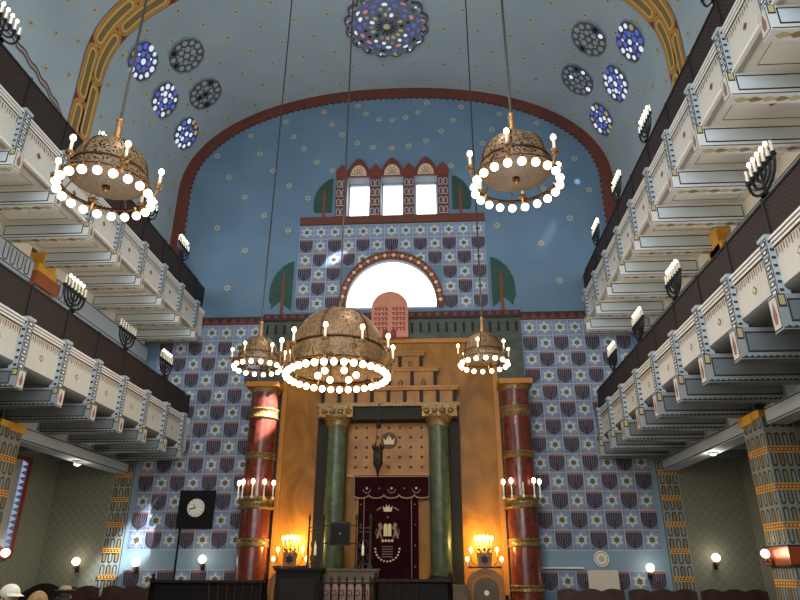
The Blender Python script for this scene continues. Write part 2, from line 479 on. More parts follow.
for s in (-1, 1):
    for v in range(13):
        z = 2.353 + (12 - v) * TH
        for u in range(7):
            x = s * (4.111 + .45 * u)
            uu = 9 - u if s < 0 else u
            st = v == 0 or ((uu + v) % 2 == 1 if s < 0 else (uu + v) % 2 == 0 if False else (uu + v) % 2 == 0)
            (star_tile if st else menorah_tile)(mb, x, z, .45, TH)
    x0, x1 = sorted((s * 3.885, s * 7.05))
    mb.flat(rect(x0, x1, 1.62, 2.105), fb, -.004, 'stripe_blue')
    mb.flat(rect(x0, x1, 1.60, 1.625), fb, -.007, 'tile_line'); mb.flat(rect(x0, x1, 2.09, 2.112), fb, -.007, 'tile_line')
    for u in range(7):
        x = s * (4.111 + .45 * u); uu = 9 - u if s < 0 else u
        (star_tile if (uu % 2 == 0 if s < 0 else uu % 2 == 1) else menorah_tile)(mb, x, 1.372, .45, TH)
    # dark trim with red triangles above the tiles
    a, b = sorted((s * 3.86, s * 7.2))
    mb.flat(rect(a, b, 8.50, 8.76), fb, -.01, 'trim_dark')
    n = int((b - a) / .26)
    for i in range(n):
        xa = a + (b - a) * i / n; xb = a + (b - a) * (i + 1) / n
        mb.flat([(xa, 8.53), (xb, 8.53), ((xa + xb) / 2, 8.73)], fb, -.013, 'trim_red')
# upper tiled field around the lunette
W2, H2 = .4568, .499
def in_lun(x, z):
    return (x / 1.5) ** 2 + ((z - LC) / 1.66) ** 2 < 1 or (abs(x) < 1.5 and z < LC)
def clip_ok(x, z, w, h):
    return not all(in_lun(x + dx * w * .5, z + dz * h * .5) for dx in (-1, 1) for dz in (-1, 1)) and not (abs(x) < 1.4 and z - h/2 < LC + sqrt(max(0, 1 - ((abs(x) - w/2) / 1.39) ** 2)) * 1.46 if abs(x) - w/2 < 1.39 else False)
for v in range(6):
    z = 11.65 - .499 * v
    for u in range(13):
        x = (u - 6) * W2
        if not clip_ok(x, z, W2, H2): continue
        (star_tile if (v == 0 or (u + v) % 2 == 0 and v % 2 == 0 or (u + v) % 2 == 0) else menorah_tile)(mb, x, z, W2, H2)
# gold stars on the upper wall
SW = [(-3.76, 16.11), (-3.43, 15.46), (-4.95, 15.56), (-2.43, 16.49), (-2.12, 15.93), (-1.74, 15.47), (-1.23, 16.7), (-0.94, 16.34), (-0.48, 16.08), (-0.02, 16.02), (-1.2, 15.11), (-0.67, 14.91), (-0.02, 14.86), (-3.05, 14.94), (1.2, 16.74), (0.88, 16.32), (0.45, 16.12), (2.38, 16.49), (2.09, 15.93), (1.67, 15.5), (1.15, 15.12), (0.56, 14.92), (3.7, 16.13), (3.4, 15.49), (4.94, 15.7), (-6.05, 14.76), (-5.55, 13.87), (-4.93, 13.06), (-4.21, 12.34), (-3.37, 11.76), (-4.57, 14.79), (-4.06, 14.08), (-3.46, 13.46), (-2.79, 12.96), (-2.57, 14.38), (-2.02, 14.02), (-5.72, 11.92), (-4.72, 11.06), (-5.15, 9.75), (1.97, 14.06), (3.36, 11.74), (4.7, 11.07), (5.68, 11.94), (6.4, 12.96), (5.15, 9.77), (2.57, 14.38), (2.79, 12.96), (3.46, 13.46), (4.06, 14.08), (4.93, 13.06), (4.21, 12.34), (4.57, 14.79), (5.55, 13.87), (3.05, 14.94), (6.05, 14.2)]
for x, z in SW:
    mb.flat(star_pts(x, z, .12, .07), fb, -.006, 'gold_star')
    mb.flat(star_pts(x, z, .078, .045), fb, -.009, 'wall_blue')
    mb.flat(arc(x, z, .018, 0, 2*pi, 6)[:-1], fb, -.012, 'gold_star')
wall_back = struct(mb, 'wall_back')

# painted trees on the back wall (cut in half, straight side inwards)
def tree(cx_edge, z0, zt, w, side, big):
    m = MB(); h = zt - z0
    trunk = h * (.12 if not big else .2)
    pts = []
    n = 26
    for i in range(n + 1):
        t = i / n
        r = w * (sin(pi * min(t * .86 + .14, 1.0) * .5 + 0) if False else (1 - max(0, (t - .25) / .75) ** 2.2) ** .7 * (1 if t > .1 else .9 + t))
        rr = r + (.03 if i % 2 else 0)
        pts.append((cx_edge + side * rr, z0 + trunk + t * (h - trunk)))
    inner = [(cx_edge - side * .02, zt), (cx_edge - side * .02, z0 + trunk * (1 if not big else .45))]
    outer_low = [(cx_edge + side * w * .55, z0 + trunk * 1.25), (cx_edge + side * w * .9, z0 + trunk * .55)] if big else []
    m.prism(inner + outer_low + pts, fb, -.02, -.002, 'tree_green')
    tx = cx_edge + side * w * (.42 if not big else .4)
    m.prism([(tx - .05, z0), (tx + .05, z0), (tx + .035, z0 + h * .6), (tx, z0 + h * .8), (tx - .035, z0 + h * .6)], fb, -.03, -.001, 'tree_brown')
    o = m.build('painted_tree', wall_back)
for s in (-1, 1):
    tree(s * 1.99, 12.2, 13.68, .58, s, False)
    tree(s * 3.10, 8.78, 10.62, .68, s, True)

# trim_1: red saw-toothed band on the big arch
mb = MB()
N = 250
out = []; inn = []
for i in range(N + 1):
    u = -4.4 + (VLEN + 8.8) * i / N
    (x, z), (nx, nz) = vpt(u)
    out.append((x, z)); w = .37 + (.075 if i % 2 else 0)
    inn.append((x + nx * w, z + nz * w))
n = len(out)
vs = [fb(*p, -.07) for p in out] + [fb(*p, -.07) for p in inn] + [fb(*p, -.001) for p in inn]
mb.add(vs, [(i, i+1, i+1+n, i+n) for i in range(n-1)] + [(i+n, i+1+n, i+1+2*n, i+2*n) for i in range(n-1)], 'brick_red')
struct(mb, 'trim_1')

# window surrounds
mb = MB()
mb.box(-2.98, 2.98, -.07, 0, 11.91, 12.19, 'arch_brown')
for cx, w in ((-1.68, .36), (-.56, .34), (.56, .34), (1.68, .36)):
    mb.box(cx - w/2, cx + w/2, -.06, 0, 12.19, 13.72, 'arch_brown')
    for k in range(4):
        z = 12.28 + k * .36
        for dx in (-.08, .08):
            mb.stroke([(cx + dx - .055, z)] + arc(cx + dx, z + .14, .055, pi, 0, 6) + [(cx + dx + .055, z)], .03, fb, -.066, 'tile_line')
        mb.flat(rect(cx - w*.42, cx + w*.42, z - .055, z - .03), fb, -.066, 'arch_shell')
    mb.prism([(cx - .2, 13.72), (cx + .2, 13.72), (cx + .2, 13.95), (cx, 14.22), (cx - .2, 13.95)], fb, -.065, 0, 'trim_red')
for cx, w in WIN:
    r = .5
    outl = [(cx - .42, 13.68)] + [(cx - .42 + .42 * (i / 8) ** 1.35, 13.68 + .74 * (.7 * sin(i / 8 * pi / 2) + .3 * i / 8)) for i in range(1, 9)]
    outl = outl + [(2 * cx - x, z) for x, z in reversed(outl[:-1])]
    mb.prism(outl, fb, -.08, 0, 'arch_brown')
    mb.flat(arc(cx, 13.72, .27, 0, pi, 12, .42), fb, -.084, 'arch_shell')
    for k in range(6):
        a = pi * (k + .5) / 6
        mb.stroke([(cx + .05 * cos(a), 13.74 + .06 * sin(a)), (cx + .23 * cos(a), 13.72 + .36 * sin(a))], .03, fb, -.088, 'tile_rust')
struct(mb, 'trim_2')
# lunette band
mb = MB()
oi = [(-1.40, 8.94)] + arc(0, LC, 1.40, pi, 0, 32, 1.47) + [(1.40, 8.94)]
oo = [(-1.62, 8.94)] + arc(0, LC, 1.62, pi, 0, 32, 1.76) + [(1.62, 8.94)]
n = len(oi)
vs = [fb(*p, -.06) for p in oo] + [fb(*p, -.06) for p in oi] + [fb(*p, 0) for p in oo] + [fb(*p, 0) for p in oi]
mb.add(vs, [(i, i+1, i+1+n, i+n) for i in range(n-1)] + [(i, i+2*n, i+1+2*n, i+1) for i in range(n-1)] + [(i+n, i+1+n, i+1+3*n, i+3*n) for i in range(n-1)], 'arch_brown')
for k in range(34):
    a = pi * (k + .5) / 34
    c = (1.51 * cos(a), LC + 1.615 * sin(a))
    mb.flat(star_pts(c[0], c[1], .075, .05, 4, a), fb, -.064, 'band_orange' if k % 2 else 'arch_shell')
struct(mb, 'trim_3')
# the four daylight windows
wn = 1
for c, w in WIN:
    m = MB(); m.box(c - w, c + w, .46, .49, 12.2, 13.68, 'day_glass'); o = struct(m, 'window_%d' % wn); 
    f = MB()
    for x0, x1, z0, z1 in ((c-w, c-w+.045, 12.2, 13.68), (c+w-.045, c+w, 12.2, 13.68), (c-w, c+w, 13.62, 13.68), (c-w, c+w, 12.2, 12.23)):
        f.box(x0, x1, .40, .47, z0, z1, 'grey_blue')
    f.build('window_frame', o); wn += 1
m = MB(); m.prism(lun, fb, .16, .19, 'day_glass'); o = struct(m, 'window_4')
f = MB(); f.box(-1.39, 1.39, .10, .17, 8.94, 9.04, 'grey_blue')
f.build('window_sill', o); wn = 5

# ------------------------------------------------------------------ stained glass rosettes in the vault
def place_frame(s, y):
    (x, z), (nx, nz) = vpt(s)
    tx, tz = -nz, nx
    tv = Vector((tx, 0, tz)) * (1 if True else -1); yv = Vector((0, 1, 0)); nv = Vector((nx, 0, nz))
    c = Vector((x, y, z))
    return lambda u, v, d: tuple(c + tv * (u * 1.36) + yv * (v * 1.3) + nv * d)
for s, y, lit in ROS:
    fr = place_frame(s, y)
    m = MB()
    lob = []
    for i in range(72):
        a = 2 * pi * i / 72; lob.append(((.44 + .035 * abs(sin(6 * a))) * cos(a), (.44 + .035 * abs(sin(6 * a))) * sin(a)))
    m.prism(lob, fr, -.02, .035, 'rosette_rim')
    o = struct(m, 'window_%d' % wn); wn += 1
    t = MB(); t.flat(arc(0, 0, .42, 0, 2*pi, 36)[:-1], fr, .04, 'tracery'); t.build('tracery', o)
    g = MB()
    cells = [(0, 0, 0)] + [(.165 * cos(pi*k/3), .165 * sin(pi*k/3), 1) for k in range(6)] + [(.325 * cos(pi*k/6+.26), .325 * sin(pi*k/6+.26), 2) for k in range(12)]
    rnd = random.Random(int(s * 100 + y * 37))
    for cu, cv, ring in cells:
        q = rnd.random()
        if lit: mm = 'pane_white' if ring == 0 else (('pane_blue' if q < .85 else 'pane_white') if ring == 1 else ('pane_white' if q < .62 else ('pane_blue' if q < .85 else 'pane_straw')))
        else: mm = 'pane_grey' if q < .74 else ('pane_dark' if q < .93 else 'pane_white')
        rq = .052 + .018 * rnd.random(); g.flat(arc(cu, cv, rq, 0, 2*pi, 10)[:-1], fr, .047, mm)
        if ring == 1:
            a = atan2(cv, cu) + pi / 6
            g.flat(arc(.21 * cos(a), .21 * sin(a), .032, 0, 2*pi, 8)[:-1], fr, .047, ('pane_blue' if rnd.random() < .6 else 'pane_white') if lit else 'pane_grey')
    g.build('glass', o)
# the big central rosette
def frc(u, v, d): return (u, -2.98 + v, 17.31 - d)
m = MB()
lob = []
for i in range(160):
    a = 2 * pi * i / 160; r = 1.16 + .17 * abs(sin(8 * a)) ** .6; lob.append((r * cos(a), r * sin(a)))
m.prism(lob, frc, -.02, .05, 'tracery')
o = struct(m, 'window_%d' % wn); wn += 1
t = MB(); t.flat([(p[0] * .955, p[1] * .955) for p in lob], frc, .055, 'rosette_rim'); t.flat(arc(0, 0, 1.1, 0, 2*pi, 64)[:-1], frc, .06, 'tracery_light'); t.build('tracery', o)
g = MB(); rnd = random.Random(3)
def petal(r0, r1, a, w, m_):
    ca, sa = cos(a), sin(a)
    pts = [(r0, -w * .35), ((r0 + r1) / 2, -w / 2), (r1 - w * .2, -w * .42), (r1, 0), (r1 - w * .2, w * .42), ((r0 + r1) / 2, w / 2), (r0, w * .35)]
    g.flat([(u * ca - v * sa, u * sa + v * ca) for u, v in pts], frc, .068, m_)
for k in range(16):
    a = 2 * pi * k / 16
    petal(.14, .34, a, .06, rnd.choice(['pane_dark', 'tracery', 'pane_dark']))
    petal(.40, .55, a, .12, rnd.choice(['pane_straw', 'pane_grey', 'pane_white', 'pane_straw', 'pane_dark']))
    petal(.63, .75, a + pi / 16, .12, rnd.choice(['pane_grey', 'pane_grey', 'pane_dark', 'pane_white', 'pane_blue']))
    petal(.80, .92, a, .19, rnd.choice(['pane_blue', 'pane_blue', 'pane_blue', 'pane_white', 'pane_pink']))
    petal(.97, 1.06, a + pi / 16, .2, rnd.choice(['pane_blue', 'pane_white', 'pane_blue', 'pane_pink', 'pane_dark']))
    c = (1.17 * cos(a + pi / 16), 1.17 * sin(a + pi / 16))
    for q in range(4):
        b = pi / 2 * q + a
        g.flat(arc(c[0] + .05 * cos(b), c[1] + .05 * sin(b), .038, 0, 2*pi, 8)[:-1], frc, .068, rnd.choice(['pane_pink', 'pane_white', 'pane_straw', 'pane_dark', 'pane_dark']))
g.flat(arc(0, 0, .1, 0, 2*pi, 16)[:-1], frc, .068, 'pane_straw')
g.build('glass', o)

# ------------------------------------------------------------------ floor, side walls, rear wall
m = MB(); m.box(-9.6, 9.6, ROOM_Y, .4, -.15, 0, 'floor_stone'); struct(m, 'floor')
for s, nm in ((-1, 'wall_left'), (1, 'wall_right')):
    m = MB(); x = s * 9.4
    m.poly([(x, 0, 0), (x, ROOM_Y, 0), (x, ROOM_Y, 8.9), (x, 0, 8.9)], 'aisle_side')
    struct(m, nm)
m = MB(); m.flat([(-9.4, 0), (9.4, 0), (9.4, 8.9), (VA, 8.9)] + [(x, z) for x, z in reversed(TOP)] + [(-VA, 8.9), (-9.4, 8.9)], fb, ROOM_Y, 'cream'); struct(m, 'wall_rear')
# side aisle windows with zig-zag borders
for s in (-1, 1):
    m = MB(); x = s * 9.39
    def fs_(u, v, d, x=x, s=s): return (x - s * d, u, v)
    m.prism(rect(-3.3, -1.35, 1.85, 4.3), fs_, 0, .06, 'frame_red')
    o = struct(m, 'window_%d' % wn); wn += 1
    g = MB(); g.flat(rect(-3.14, -1.52, 2.1, 4.2), fs_, .066, 'tile_mid')
    g.flat(rect(-2.9, -1.78, 2.1, 4.2), fs_, .07, 'pane_grey')
    for k in range(14):
        z = 2.1 + k * .15
        for u0 in (-1.78, -3.14):
            g.flat([(u0, z), (u0 + .24, z + .075), (u0, z + .15)], fs_, .072, 'pane_zig')
    g.build('glass', o)

# ------------------------------------------------------------------ galleries
YB = [-.43 - 1.225 * k for k in range(13)]
BAY = 1.225
def gallery(s, upper):
    if upper: zt, zp, zb, rt = (9.20, 8.36, 7.94, 9.92) if s > 0 else (8.96, 8.15, 7.80, 9.74)
    else: zt, zp, zb, rt = (5.68, 4.87, 4.39, 6.30) if s > 0 else (5.61, 4.72, 4.38, 6.28)
    ph = (-.43 if upper else -.30) if s > 0 else (-.72 if upper else -.55)
    YB = [ph - 1.225 * k for k in range(13)]
    side = 'right' if s > 0 else 'left'; lv = 'upper' if upper else 'lower'
    root = thing('gallery', (s * 6.6, -8.0, zb), f'{lv} gallery along the {side} side with cream parapet panels on cantilever beams' , 'gallery')
    xf = 5.75                                             # pilaster face
    def B(m, x0, x1, y0, y1, z0, z1, mt): m.box(s * x0, s * x1, y0, y1, z0, z1, mt)
    first = {}
    y0 = YB[0]
    def fp(u, v, d): return (s * (5.80 - d), u, v)        # parapet face frame
    # parapet panel of one bay: from pilaster k to pilaster k+1
    m = MB(); ya, yb = y0 - BAY + .0, y0
    zlo = zp - .02
    if upper:
        m.prism([(ya, zlo), (yb, zlo), (yb, zt), (ya, zt)], fp, -.09, 0, 'cream')
    else:
        ze = zp + .13
        B(m, 5.80, 5.89, ya, yb, ze, zt, 'cream')
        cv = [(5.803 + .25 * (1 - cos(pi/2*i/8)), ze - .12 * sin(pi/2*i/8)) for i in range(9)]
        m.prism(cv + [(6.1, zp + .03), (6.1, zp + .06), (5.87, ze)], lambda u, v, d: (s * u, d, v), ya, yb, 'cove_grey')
    for k in range(16):                                   # painted tassels
        u = ya + .13 + (BAY - .26) * k / 15
        m.flat([(u - .014, zt - .18), (u + .014, zt - .18), (u + .01, zt - .27 - (.03 if k % 2 else 0)), (u - .01, zt - .27 - (.03 if k % 2 else 0))], fp, .006, 'tassel_brown' if k % 3 else 'line_brown')
    uc, vc = (ya + yb) / 2, (zt + zp) / 2 - .05
    m.flat(star_pts(uc, vc, .07, .05, 4), fp, .006, 'tassel_brown'); m.flat(star_pts(uc, vc, .04, .028, 4), fp, .010, 'cream' if not upper else 'wine')
    m.flat([(ya + .12, zlo + .0), (yb - .12, zlo), (yb - .12, zlo + .02), (ya + .12, zlo + .02)] if upper else rect(ya + .12, yb - .12, zt - .165, zt - .155), fp, .006, 'line_brown')
    first['parapet_panel'] = m.build('parapet_panel', root)
    # cornice of one bay: white and dark stripes
    m = MB()
    for i, (a, b, d, mt) in enumerate(((.0, .035, .05, 'white_paint'), (.035, .05, .03, 'line_dark'), (.05, .085, .035, 'white_paint'), (.085, .10, .02, 'line_dark'), (.10, .135, .02, 'white_paint'), (.135, .15, .012, 'line_dark'))):
        m.box(s * 5.82, s * (5.80 - d), ya, yb, zt - b, zt - a, mt)
    first['cornice'] = m.build('cornice', root)
    # pilaster with ladder pattern
    m = MB(); B(m, 5.72, 5.87, y0 - .09, y0 + .09, zp, zt + .02, 'grey_blue')
    def fpl(u, v, d): return (s * (5.72 - d), u, v)
    def fps(u, v, d): return (s * u, y0 - .09 - d, v)
    n = 7
    for k in range(n):
        za = zp + (zt - zp) * (k + .16) / n; zc = zp + (zt - zp) * (k + .84) / n
        m.flat(rect(y0 - .058, y0 + .058, za, zc), fpl, .004, 'line_dark'); m.flat(rect(y0 - .034, y0 + .034, za + .022, zc - .022), fpl, .008, 'white_paint')
        m.flat(rect(5.735, 5.79, za + .02, zc - .02), fps, .004, 'line_dark')
    for u in (y0 - .079, y0 + .079): m.flat(rect(u - .008, u + .008, zp, zt), fpl, .004, 'line_dark')
    B(m, 5.70, 5.9, y0 - .105, y0 + .105, zt + .0, zt + .05, 'grey_blue')
    first['pilaster'] = m.build('pilaster', root)
    # cantilever beam with painted end tile
    m = MB(); bw = .105
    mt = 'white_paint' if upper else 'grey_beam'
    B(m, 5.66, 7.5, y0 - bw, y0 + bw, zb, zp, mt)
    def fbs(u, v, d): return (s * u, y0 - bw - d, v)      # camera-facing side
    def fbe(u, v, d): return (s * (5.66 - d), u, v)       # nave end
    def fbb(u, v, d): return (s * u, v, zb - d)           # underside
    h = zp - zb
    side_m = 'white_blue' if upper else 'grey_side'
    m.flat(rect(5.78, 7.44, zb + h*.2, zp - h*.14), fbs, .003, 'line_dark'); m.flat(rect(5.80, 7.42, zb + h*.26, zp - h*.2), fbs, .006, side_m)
    m.flat(rect(5.67, 5.77, zp - h*.38, zp), fbs, .003, 'line_dark'); m.flat(rect(5.685, 5.755, zp - h*.32, zp - .02), fbs, .006, 'gold_star')
    m.flat(rect(5.67, 7.5, zb + .012, zb + .03), fbs, .004, 'line_dark')
    if not upper:
        for k in range(20):
            u = 5.70 + 1.74 * k / 20
            m.flat([(u, zb + .03), (u + .07, zb + .03), (u + .035, zb + .055)], fbs, .005, 'line_dark')
    m.flat(rect(y0 - bw * .93, y0 + bw * .93, zb + h*.04, zp - h*.04), fbe, .003, 'line_dark'); m.flat(rect(y0 - bw * .82, y0 + bw * .82, zb + h*.08, zp - h*.08), fbe, .006, 'cream')
    m.flat([(y0 - bw * .3, zb + h*.2), (y0 + bw * .3, zb + h*.2), (y0 + bw * .5, zb + h*.45), (y0, zp - h*.14), (y0 - bw * .5, zb + h*.45)], fbe, .009, 'tile_rust')
    if upper:
        for k in range(9):
            u = 5.74 + .19 * k
            m.flat([(u, y0), (u + .08, y0 + .06), (u + .24, y0 + .01), (u + .24, y0 - .01), (u + .08, y0 - .06)], fbb, .003 + .0003 * k, 'gold_star' if k % 2 == 0 else 'tassel_brown')
    else: m.flat(rect(5.72, 7.44, y0 - .1, y0 + .1), fbb, .003, 'grey_blue_dark')
    first['bracket_beam'] = m.build('bracket_beam', root)
    # soffit panel between beams
    m = MB(); zs = zp + (.0 if upper else .02); ya2, yb2 = ya + bw, yb - bw
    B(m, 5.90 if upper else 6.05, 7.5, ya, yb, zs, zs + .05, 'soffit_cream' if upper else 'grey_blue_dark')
    def fso(u, v, d): return (s * u, v, zs - d)
    if upper:
        m.flat(rect(5.86, 7.5, ya2, yb2), fso, .002, 'soffit_cream')
        m.stroke([(6.05, ya2 + .14), (7.3, ya2 + .14), (7.3, yb2 - .14), (6.05, yb2 - .14)], .022, fso, .005, 'line_brown', True)
        m.flat(star_pts(6.67, (ya2 + yb2) / 2, .075, .05, 4), fso, .006, 'tile_rust')
        m.box(s * 5.74, s * 5.9, ya2, yb2, zp - .02, zp + .02, 'soffit_cream')
    else:
        m.stroke([(6.05, ya2 + .14), (7.3, ya2 + .14), (7.3, yb2 - .14), (6.05, yb2 - .14)], .022, fso, .005, 'line_dark', True)
    first['soffit_panel'] = m.build('soffit_panel', root)
    # balustrade panel
    m = MB(); xr = 5.86
    B(m, xr, xr + .03, ya, yb, zt + .04, rt - .03, 'rail_lattice')
    B(m, xr - .02, xr + .05, ya, yb, rt - .035, rt, 'rail_dark'); B(m, xr - .015, xr + .045, ya, yb, zt + .03, zt + .06, 'rail_dark')
    B(m, xr - .025, xr + .055, y0 - .02, y0 + .02, zt, rt + .02, 'rail_dark')
    first['balustrade'] = m.build('balustrade', root)
    for nm, o in first.items():
        nk = 13 if nm in ('pilaster', 'bracket_beam') else 12
        for k in range(1, nk):
            c = o.copy(); COL.objects.link(c); c.parent = root; c.location = (0, -BAY * k, 0)
    # short closing panel against the end wall
    m = MB()
    B(m, 5.80, 5.89, ph, -.03, zp - .02, zt, 'cream'); B(m, 5.76, 5.82, ph, -.03, zt - .15, zt, 'white_paint'); B(m, 5.86, 7.5, ph, -.03, zs, zs + .05, 'soffit_cream')
    B(m, 5.86, 5.89, ph, -.03, zt, rt, 'rail_dark'); m.build('end_panel', root)
    # deck, girder, aisle ceiling
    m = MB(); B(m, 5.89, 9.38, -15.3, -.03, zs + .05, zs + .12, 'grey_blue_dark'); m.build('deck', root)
    gz0, gz1 = (zb - .3, zb) if not upper else (7.32 if s < 0 else 7.72, zb)
    def fg(u, v, d): return (s * (7.36 - d), u, v)
    for ga, gb in ((-15.3, -5.93), (-5.01, -.03)):
        m = MB()
        B(m, 7.36, 7.74, ga, gb, gz0, gz1, 'grey_blue')
        B(m, 7.5, 7.62, ga, gb, gz1, zs, 'soffit_cream' if upper else 'grey_blue')
        for z in (gz0 + .03, gz1 - .03): m.flat(rect(ga, gb, z - .012, z + .012), fg, .004, 'line_dark')
        for k in range(4):
            u = (gb - .2 - .24 * k) if ga < -10 else (ga + .2 + .24 * k)
            if upper: m.stroke([(u - .07, gz1 - .06)] + arc(u, gz0 + .14, .07, pi, 2*pi, 8) + [(u + .07, gz1 - .06)], .03, fg, .006, 'loop_dark')
        m.build('girder', root)
    if not upper:
        for k in range(12):
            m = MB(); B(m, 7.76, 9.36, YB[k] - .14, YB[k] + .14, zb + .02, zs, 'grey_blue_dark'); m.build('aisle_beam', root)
    return root, rt
RT = {}
for s in (-1, 1):
    for up in (False, True):
        root, RT[(s, up)] = gallery(s, up)

# ------------------------------------------------------------------ painted pillars under the galleries
def pillar(s, yc, label):
    root = thing('painted_pillar', (s * 7.58, yc, 0), label, 'pillar', None)
    x0, x1, y0, y1 = 7.3, 7.86, yc - .39, yc + .39
    m = MB(); m.box(s * x0, s * x1, y0, y1, 0, 4.24, 'pillar_grey')
    def fn(u, v, d): return (s * (x0 - d), u, v)
    def ff(u, v, d): return (s * u, y0 - d, v)
    def fk(u, v, d): return (s * u, y1 + d, v)
    for fr, a, b in ((fn, y0 + .01, y1 - .01), (ff, x0 + .01, x1 - .01)):
        loop_panel(m, a, b, 3.98, 4.24, fr, .003, 0, .65, 4)
        w4 = (b - a) / 4
        for c4 in range(4):
            uc = a + w4 * (c4 + .5); m.flat([(uc - w4*.36, 4.24)] + arc(uc, 4.1, w4*.36, pi, 2*pi, 8) + [(uc + w4*.36, 4.24)], fr, .003, 'loop_dark'); m.flat([(uc - w4*.19, 4.24)] + arc(uc, 4.11, w4*.19, pi, 2*pi, 8) + [(uc + w4*.19, 4.24)], fr, .0045, 'loop_gold' if c4 % 2 else 'pillar_grey')
        for zc in (.12, .77, 1.42, 2.35, 3.0, 3.65):
            loop_panel(m, a, b, zc - .325, zc + .325, fr, .003, 1, .65, 4)
    m.build('shaft', root)
    m = MB(); m.box(s * (x0 - .05), s * (x1 + .05), y0 - .05, y1 + .05, 1.72, 2.0, 'copper'); m.box(s * (x0 - .06), s * (x1 + .06), y0 - .06, y1 + .06, 1.69, 1.72, 'trim_dark')
    m.box(s * (x0 - .06), s * (x1 + .06), y0 - .06, y1 + .06, 2.0, 2.03, 'trim_dark'); m.build('copper_band', root)
    m = MB(); m.box(s * (x0 - .02), s * (x1 - .05), y0 + .02, y1 + .05, 4.24, 4.36 if s < 0 else 4.38, 'ochre'); m.box(s * (x0 - .03), s * (x0 + .05), y0 + .3, y1 + .06, 4.2, 4.36 if s < 0 else 4.38, 'ochre'); m.build('capital', root)
    m = MB(); m.box(s * 7.35, s * 7.8, y0 + .05, y1 - .05, 5.05 if s > 0 else 4.88, 7.6, 'pillar_grey'); m.build('upper_shaft', root)
    m = MB(); m.box(s * 7.28, s * 7.82, y0 - .02, y1 - .1, 7.6, 7.79 if s < 0 else 7.93, 'ochre'); m.box(s * 7.28, s * 7.82, y0 + .1, y1 - .2, 7.78, 8.1 if s < 0 else 8.3, 'ochre'); m.build('upper_capital', root)
    m = MB(); m.box(s * 7.26, s * 7.84, y0 - .04, y1 + .04, 7.3, 7.6, 'band_orange'); m.build('upper_band', root)
pillar(1, -5.47, 'square painted pillar with looped pattern and copper band on the right')
pillar(-1, -5.47, 'square painted pillar with looped pattern at the left edge')

# ------------------------------------------------------------------ candelabra on the gallery rails
def candelabrum(lit):
    root = thing('candelabrum', (0, 0, 0), 'x', 'candelabrum')
    m = MB(); m.lathe([(.07, 0), (.07, .02), (.025, .05), (.02, .2), (.03, .22), (.018, .25), (.018, .36)], (0, 0, 0), 'iron', 10)
    m.build('stem', root)
    for q in (.33, .22, .11):
        m = MB(); m.tube([(0, -q, .36)] + [(0, q * cos(a), .34 + (.68 * q + .05) * sin(a)) for a in [pi + pi * i / 10 for i in range(11)]] + [(0, q, .36)], .02, 'iron', 6)
        m.build('arm', root)
    m = MB(); m.box(-.025, .025, -.36, .36, .355, .375, 'iron'); m.build('crossbar', root)
    for k in range(7):
        y = -.33 + .11 * k
        m = MB(); m.lathe([(.028, .37), (.034, .41), (.0, .41)], (0, y, 0), 'iron', 8); m.lathe([(.018, .41), (.018, .57), (.0, .57)], (0, y, 0), 'candle', 8)
        c = m.build('candle', root)
        if lit and k not in (0, 6):
            b = MB(); b.ball((0, y, .60), .026, 'flame_glow', 8, (1, 1, 1.5)); b.build('bulb', c)
    return root
cl = candelabrum(True); cu = candelabrum(False)
used = {True: False, False: False}
CY = [-1.95, -4.25, -6.6, -10.2]
names = {-1.95: 'nearest the end wall', -4.25: 'second from the end wall', -6.6: 'third from the end wall', -10.2: 'farthest from the end wall'}
for s in (-1, 1):
    for up in (False, True):
        for y in CY:
            lit = not (s < 0 and not up and y == -4.25)
            src = cl if lit else cu
            o = src if not used[lit] else dup(src)
            used[lit] = True
            o.location = (s * 5.875, y, RT[(s, up)] + .022); o.scale = (1.12, 1.12, 1.12)
            lab = f"{'lit' if lit else 'unlit dark'} seven-armed rail candelabrum, {'upper' if up else 'lower'} {'right' if s > 0 else 'left'} gallery, {names[y]}"
            relabel(o, lab, 'candelabra on the gallery rails')

# ------------------------------------------------------------------ Torah ark
ark = thing('torah_ark', (0, -.5, 0), 'tall golden marble ark with green columns and stepped pediment on the end wall', 'ark')
def arkpart(name, fn, label=None):
    m = MB(); fn(m); o = m.build(name, ark)
    if label: o['label'] = label
    return o
def f1(m):
    m.box(-3.85, 3.85, -.12, -.02, 0, 8.55, 'green_wall')
    m.box(-3.87, 3.87, -.18, -.02, 8.55, 8.76, 'trim_dark')
    n = 30
    for i in range(n):
        x = -3.85 + 7.7 * (i + .5) / n
        m.box(x - .035, x + .035, -.135, -.12, 8.12, 8.42, 'green_marble_dark')
        m.box(x - .06, x + .06, -.2, -.12, 8.62, 8.72, 'trim_red')
arkpart('green_backing', f1, 'green marble band with dark slits')
def f2(m):
    m.box(-3.0, 3.0, -.28, -.12, 0, 7.75, 'gold_marble')
arkpart('gold_panel', f2, 'golden marble slab')
def f3(m):
    for s in (-1, 1):
        m.box(s * 2.93, s * 3.06, -.34, -.12, 0, 7.8, 'gold_edge')
    m.box(-3.06, 3.06, -.35, -.12, 7.72, 7.84, 'gold_edge')
arkpart('gold_frame', f3)
def tier(x, z0, z1, y, n):
    def f(m):
        m.box(-x + .06, x - .06, y + .05, -.25, z0, z1 - .12, 'gold_marble_light')
        m.box(-x, x, y, -.25, z1 - .12, z1, 'gold_marble_light'); m.box(-x - .03, x + .03, y - .03, -.25, z1 - .03, z1, 'gold_edge')
        for i in range(n + 1):
            u = -x + .1 + (2 * x - .2) * i / n
            m.box(u - .05, u + .05, y + .0, y + .06, z0, z1 - .12, 'green_marble_dark')
        for i in range(n):
            u = -x + .1 + (2 * x - .2) * (i + .5) / n
            m.lathe([(.0, .0), (.08, .0), (.05, .05), (.07, .12), (.03, .2), (.0, .22)], (u, y + .0, z0 + .02), 'gold_relief', 8)
    return f
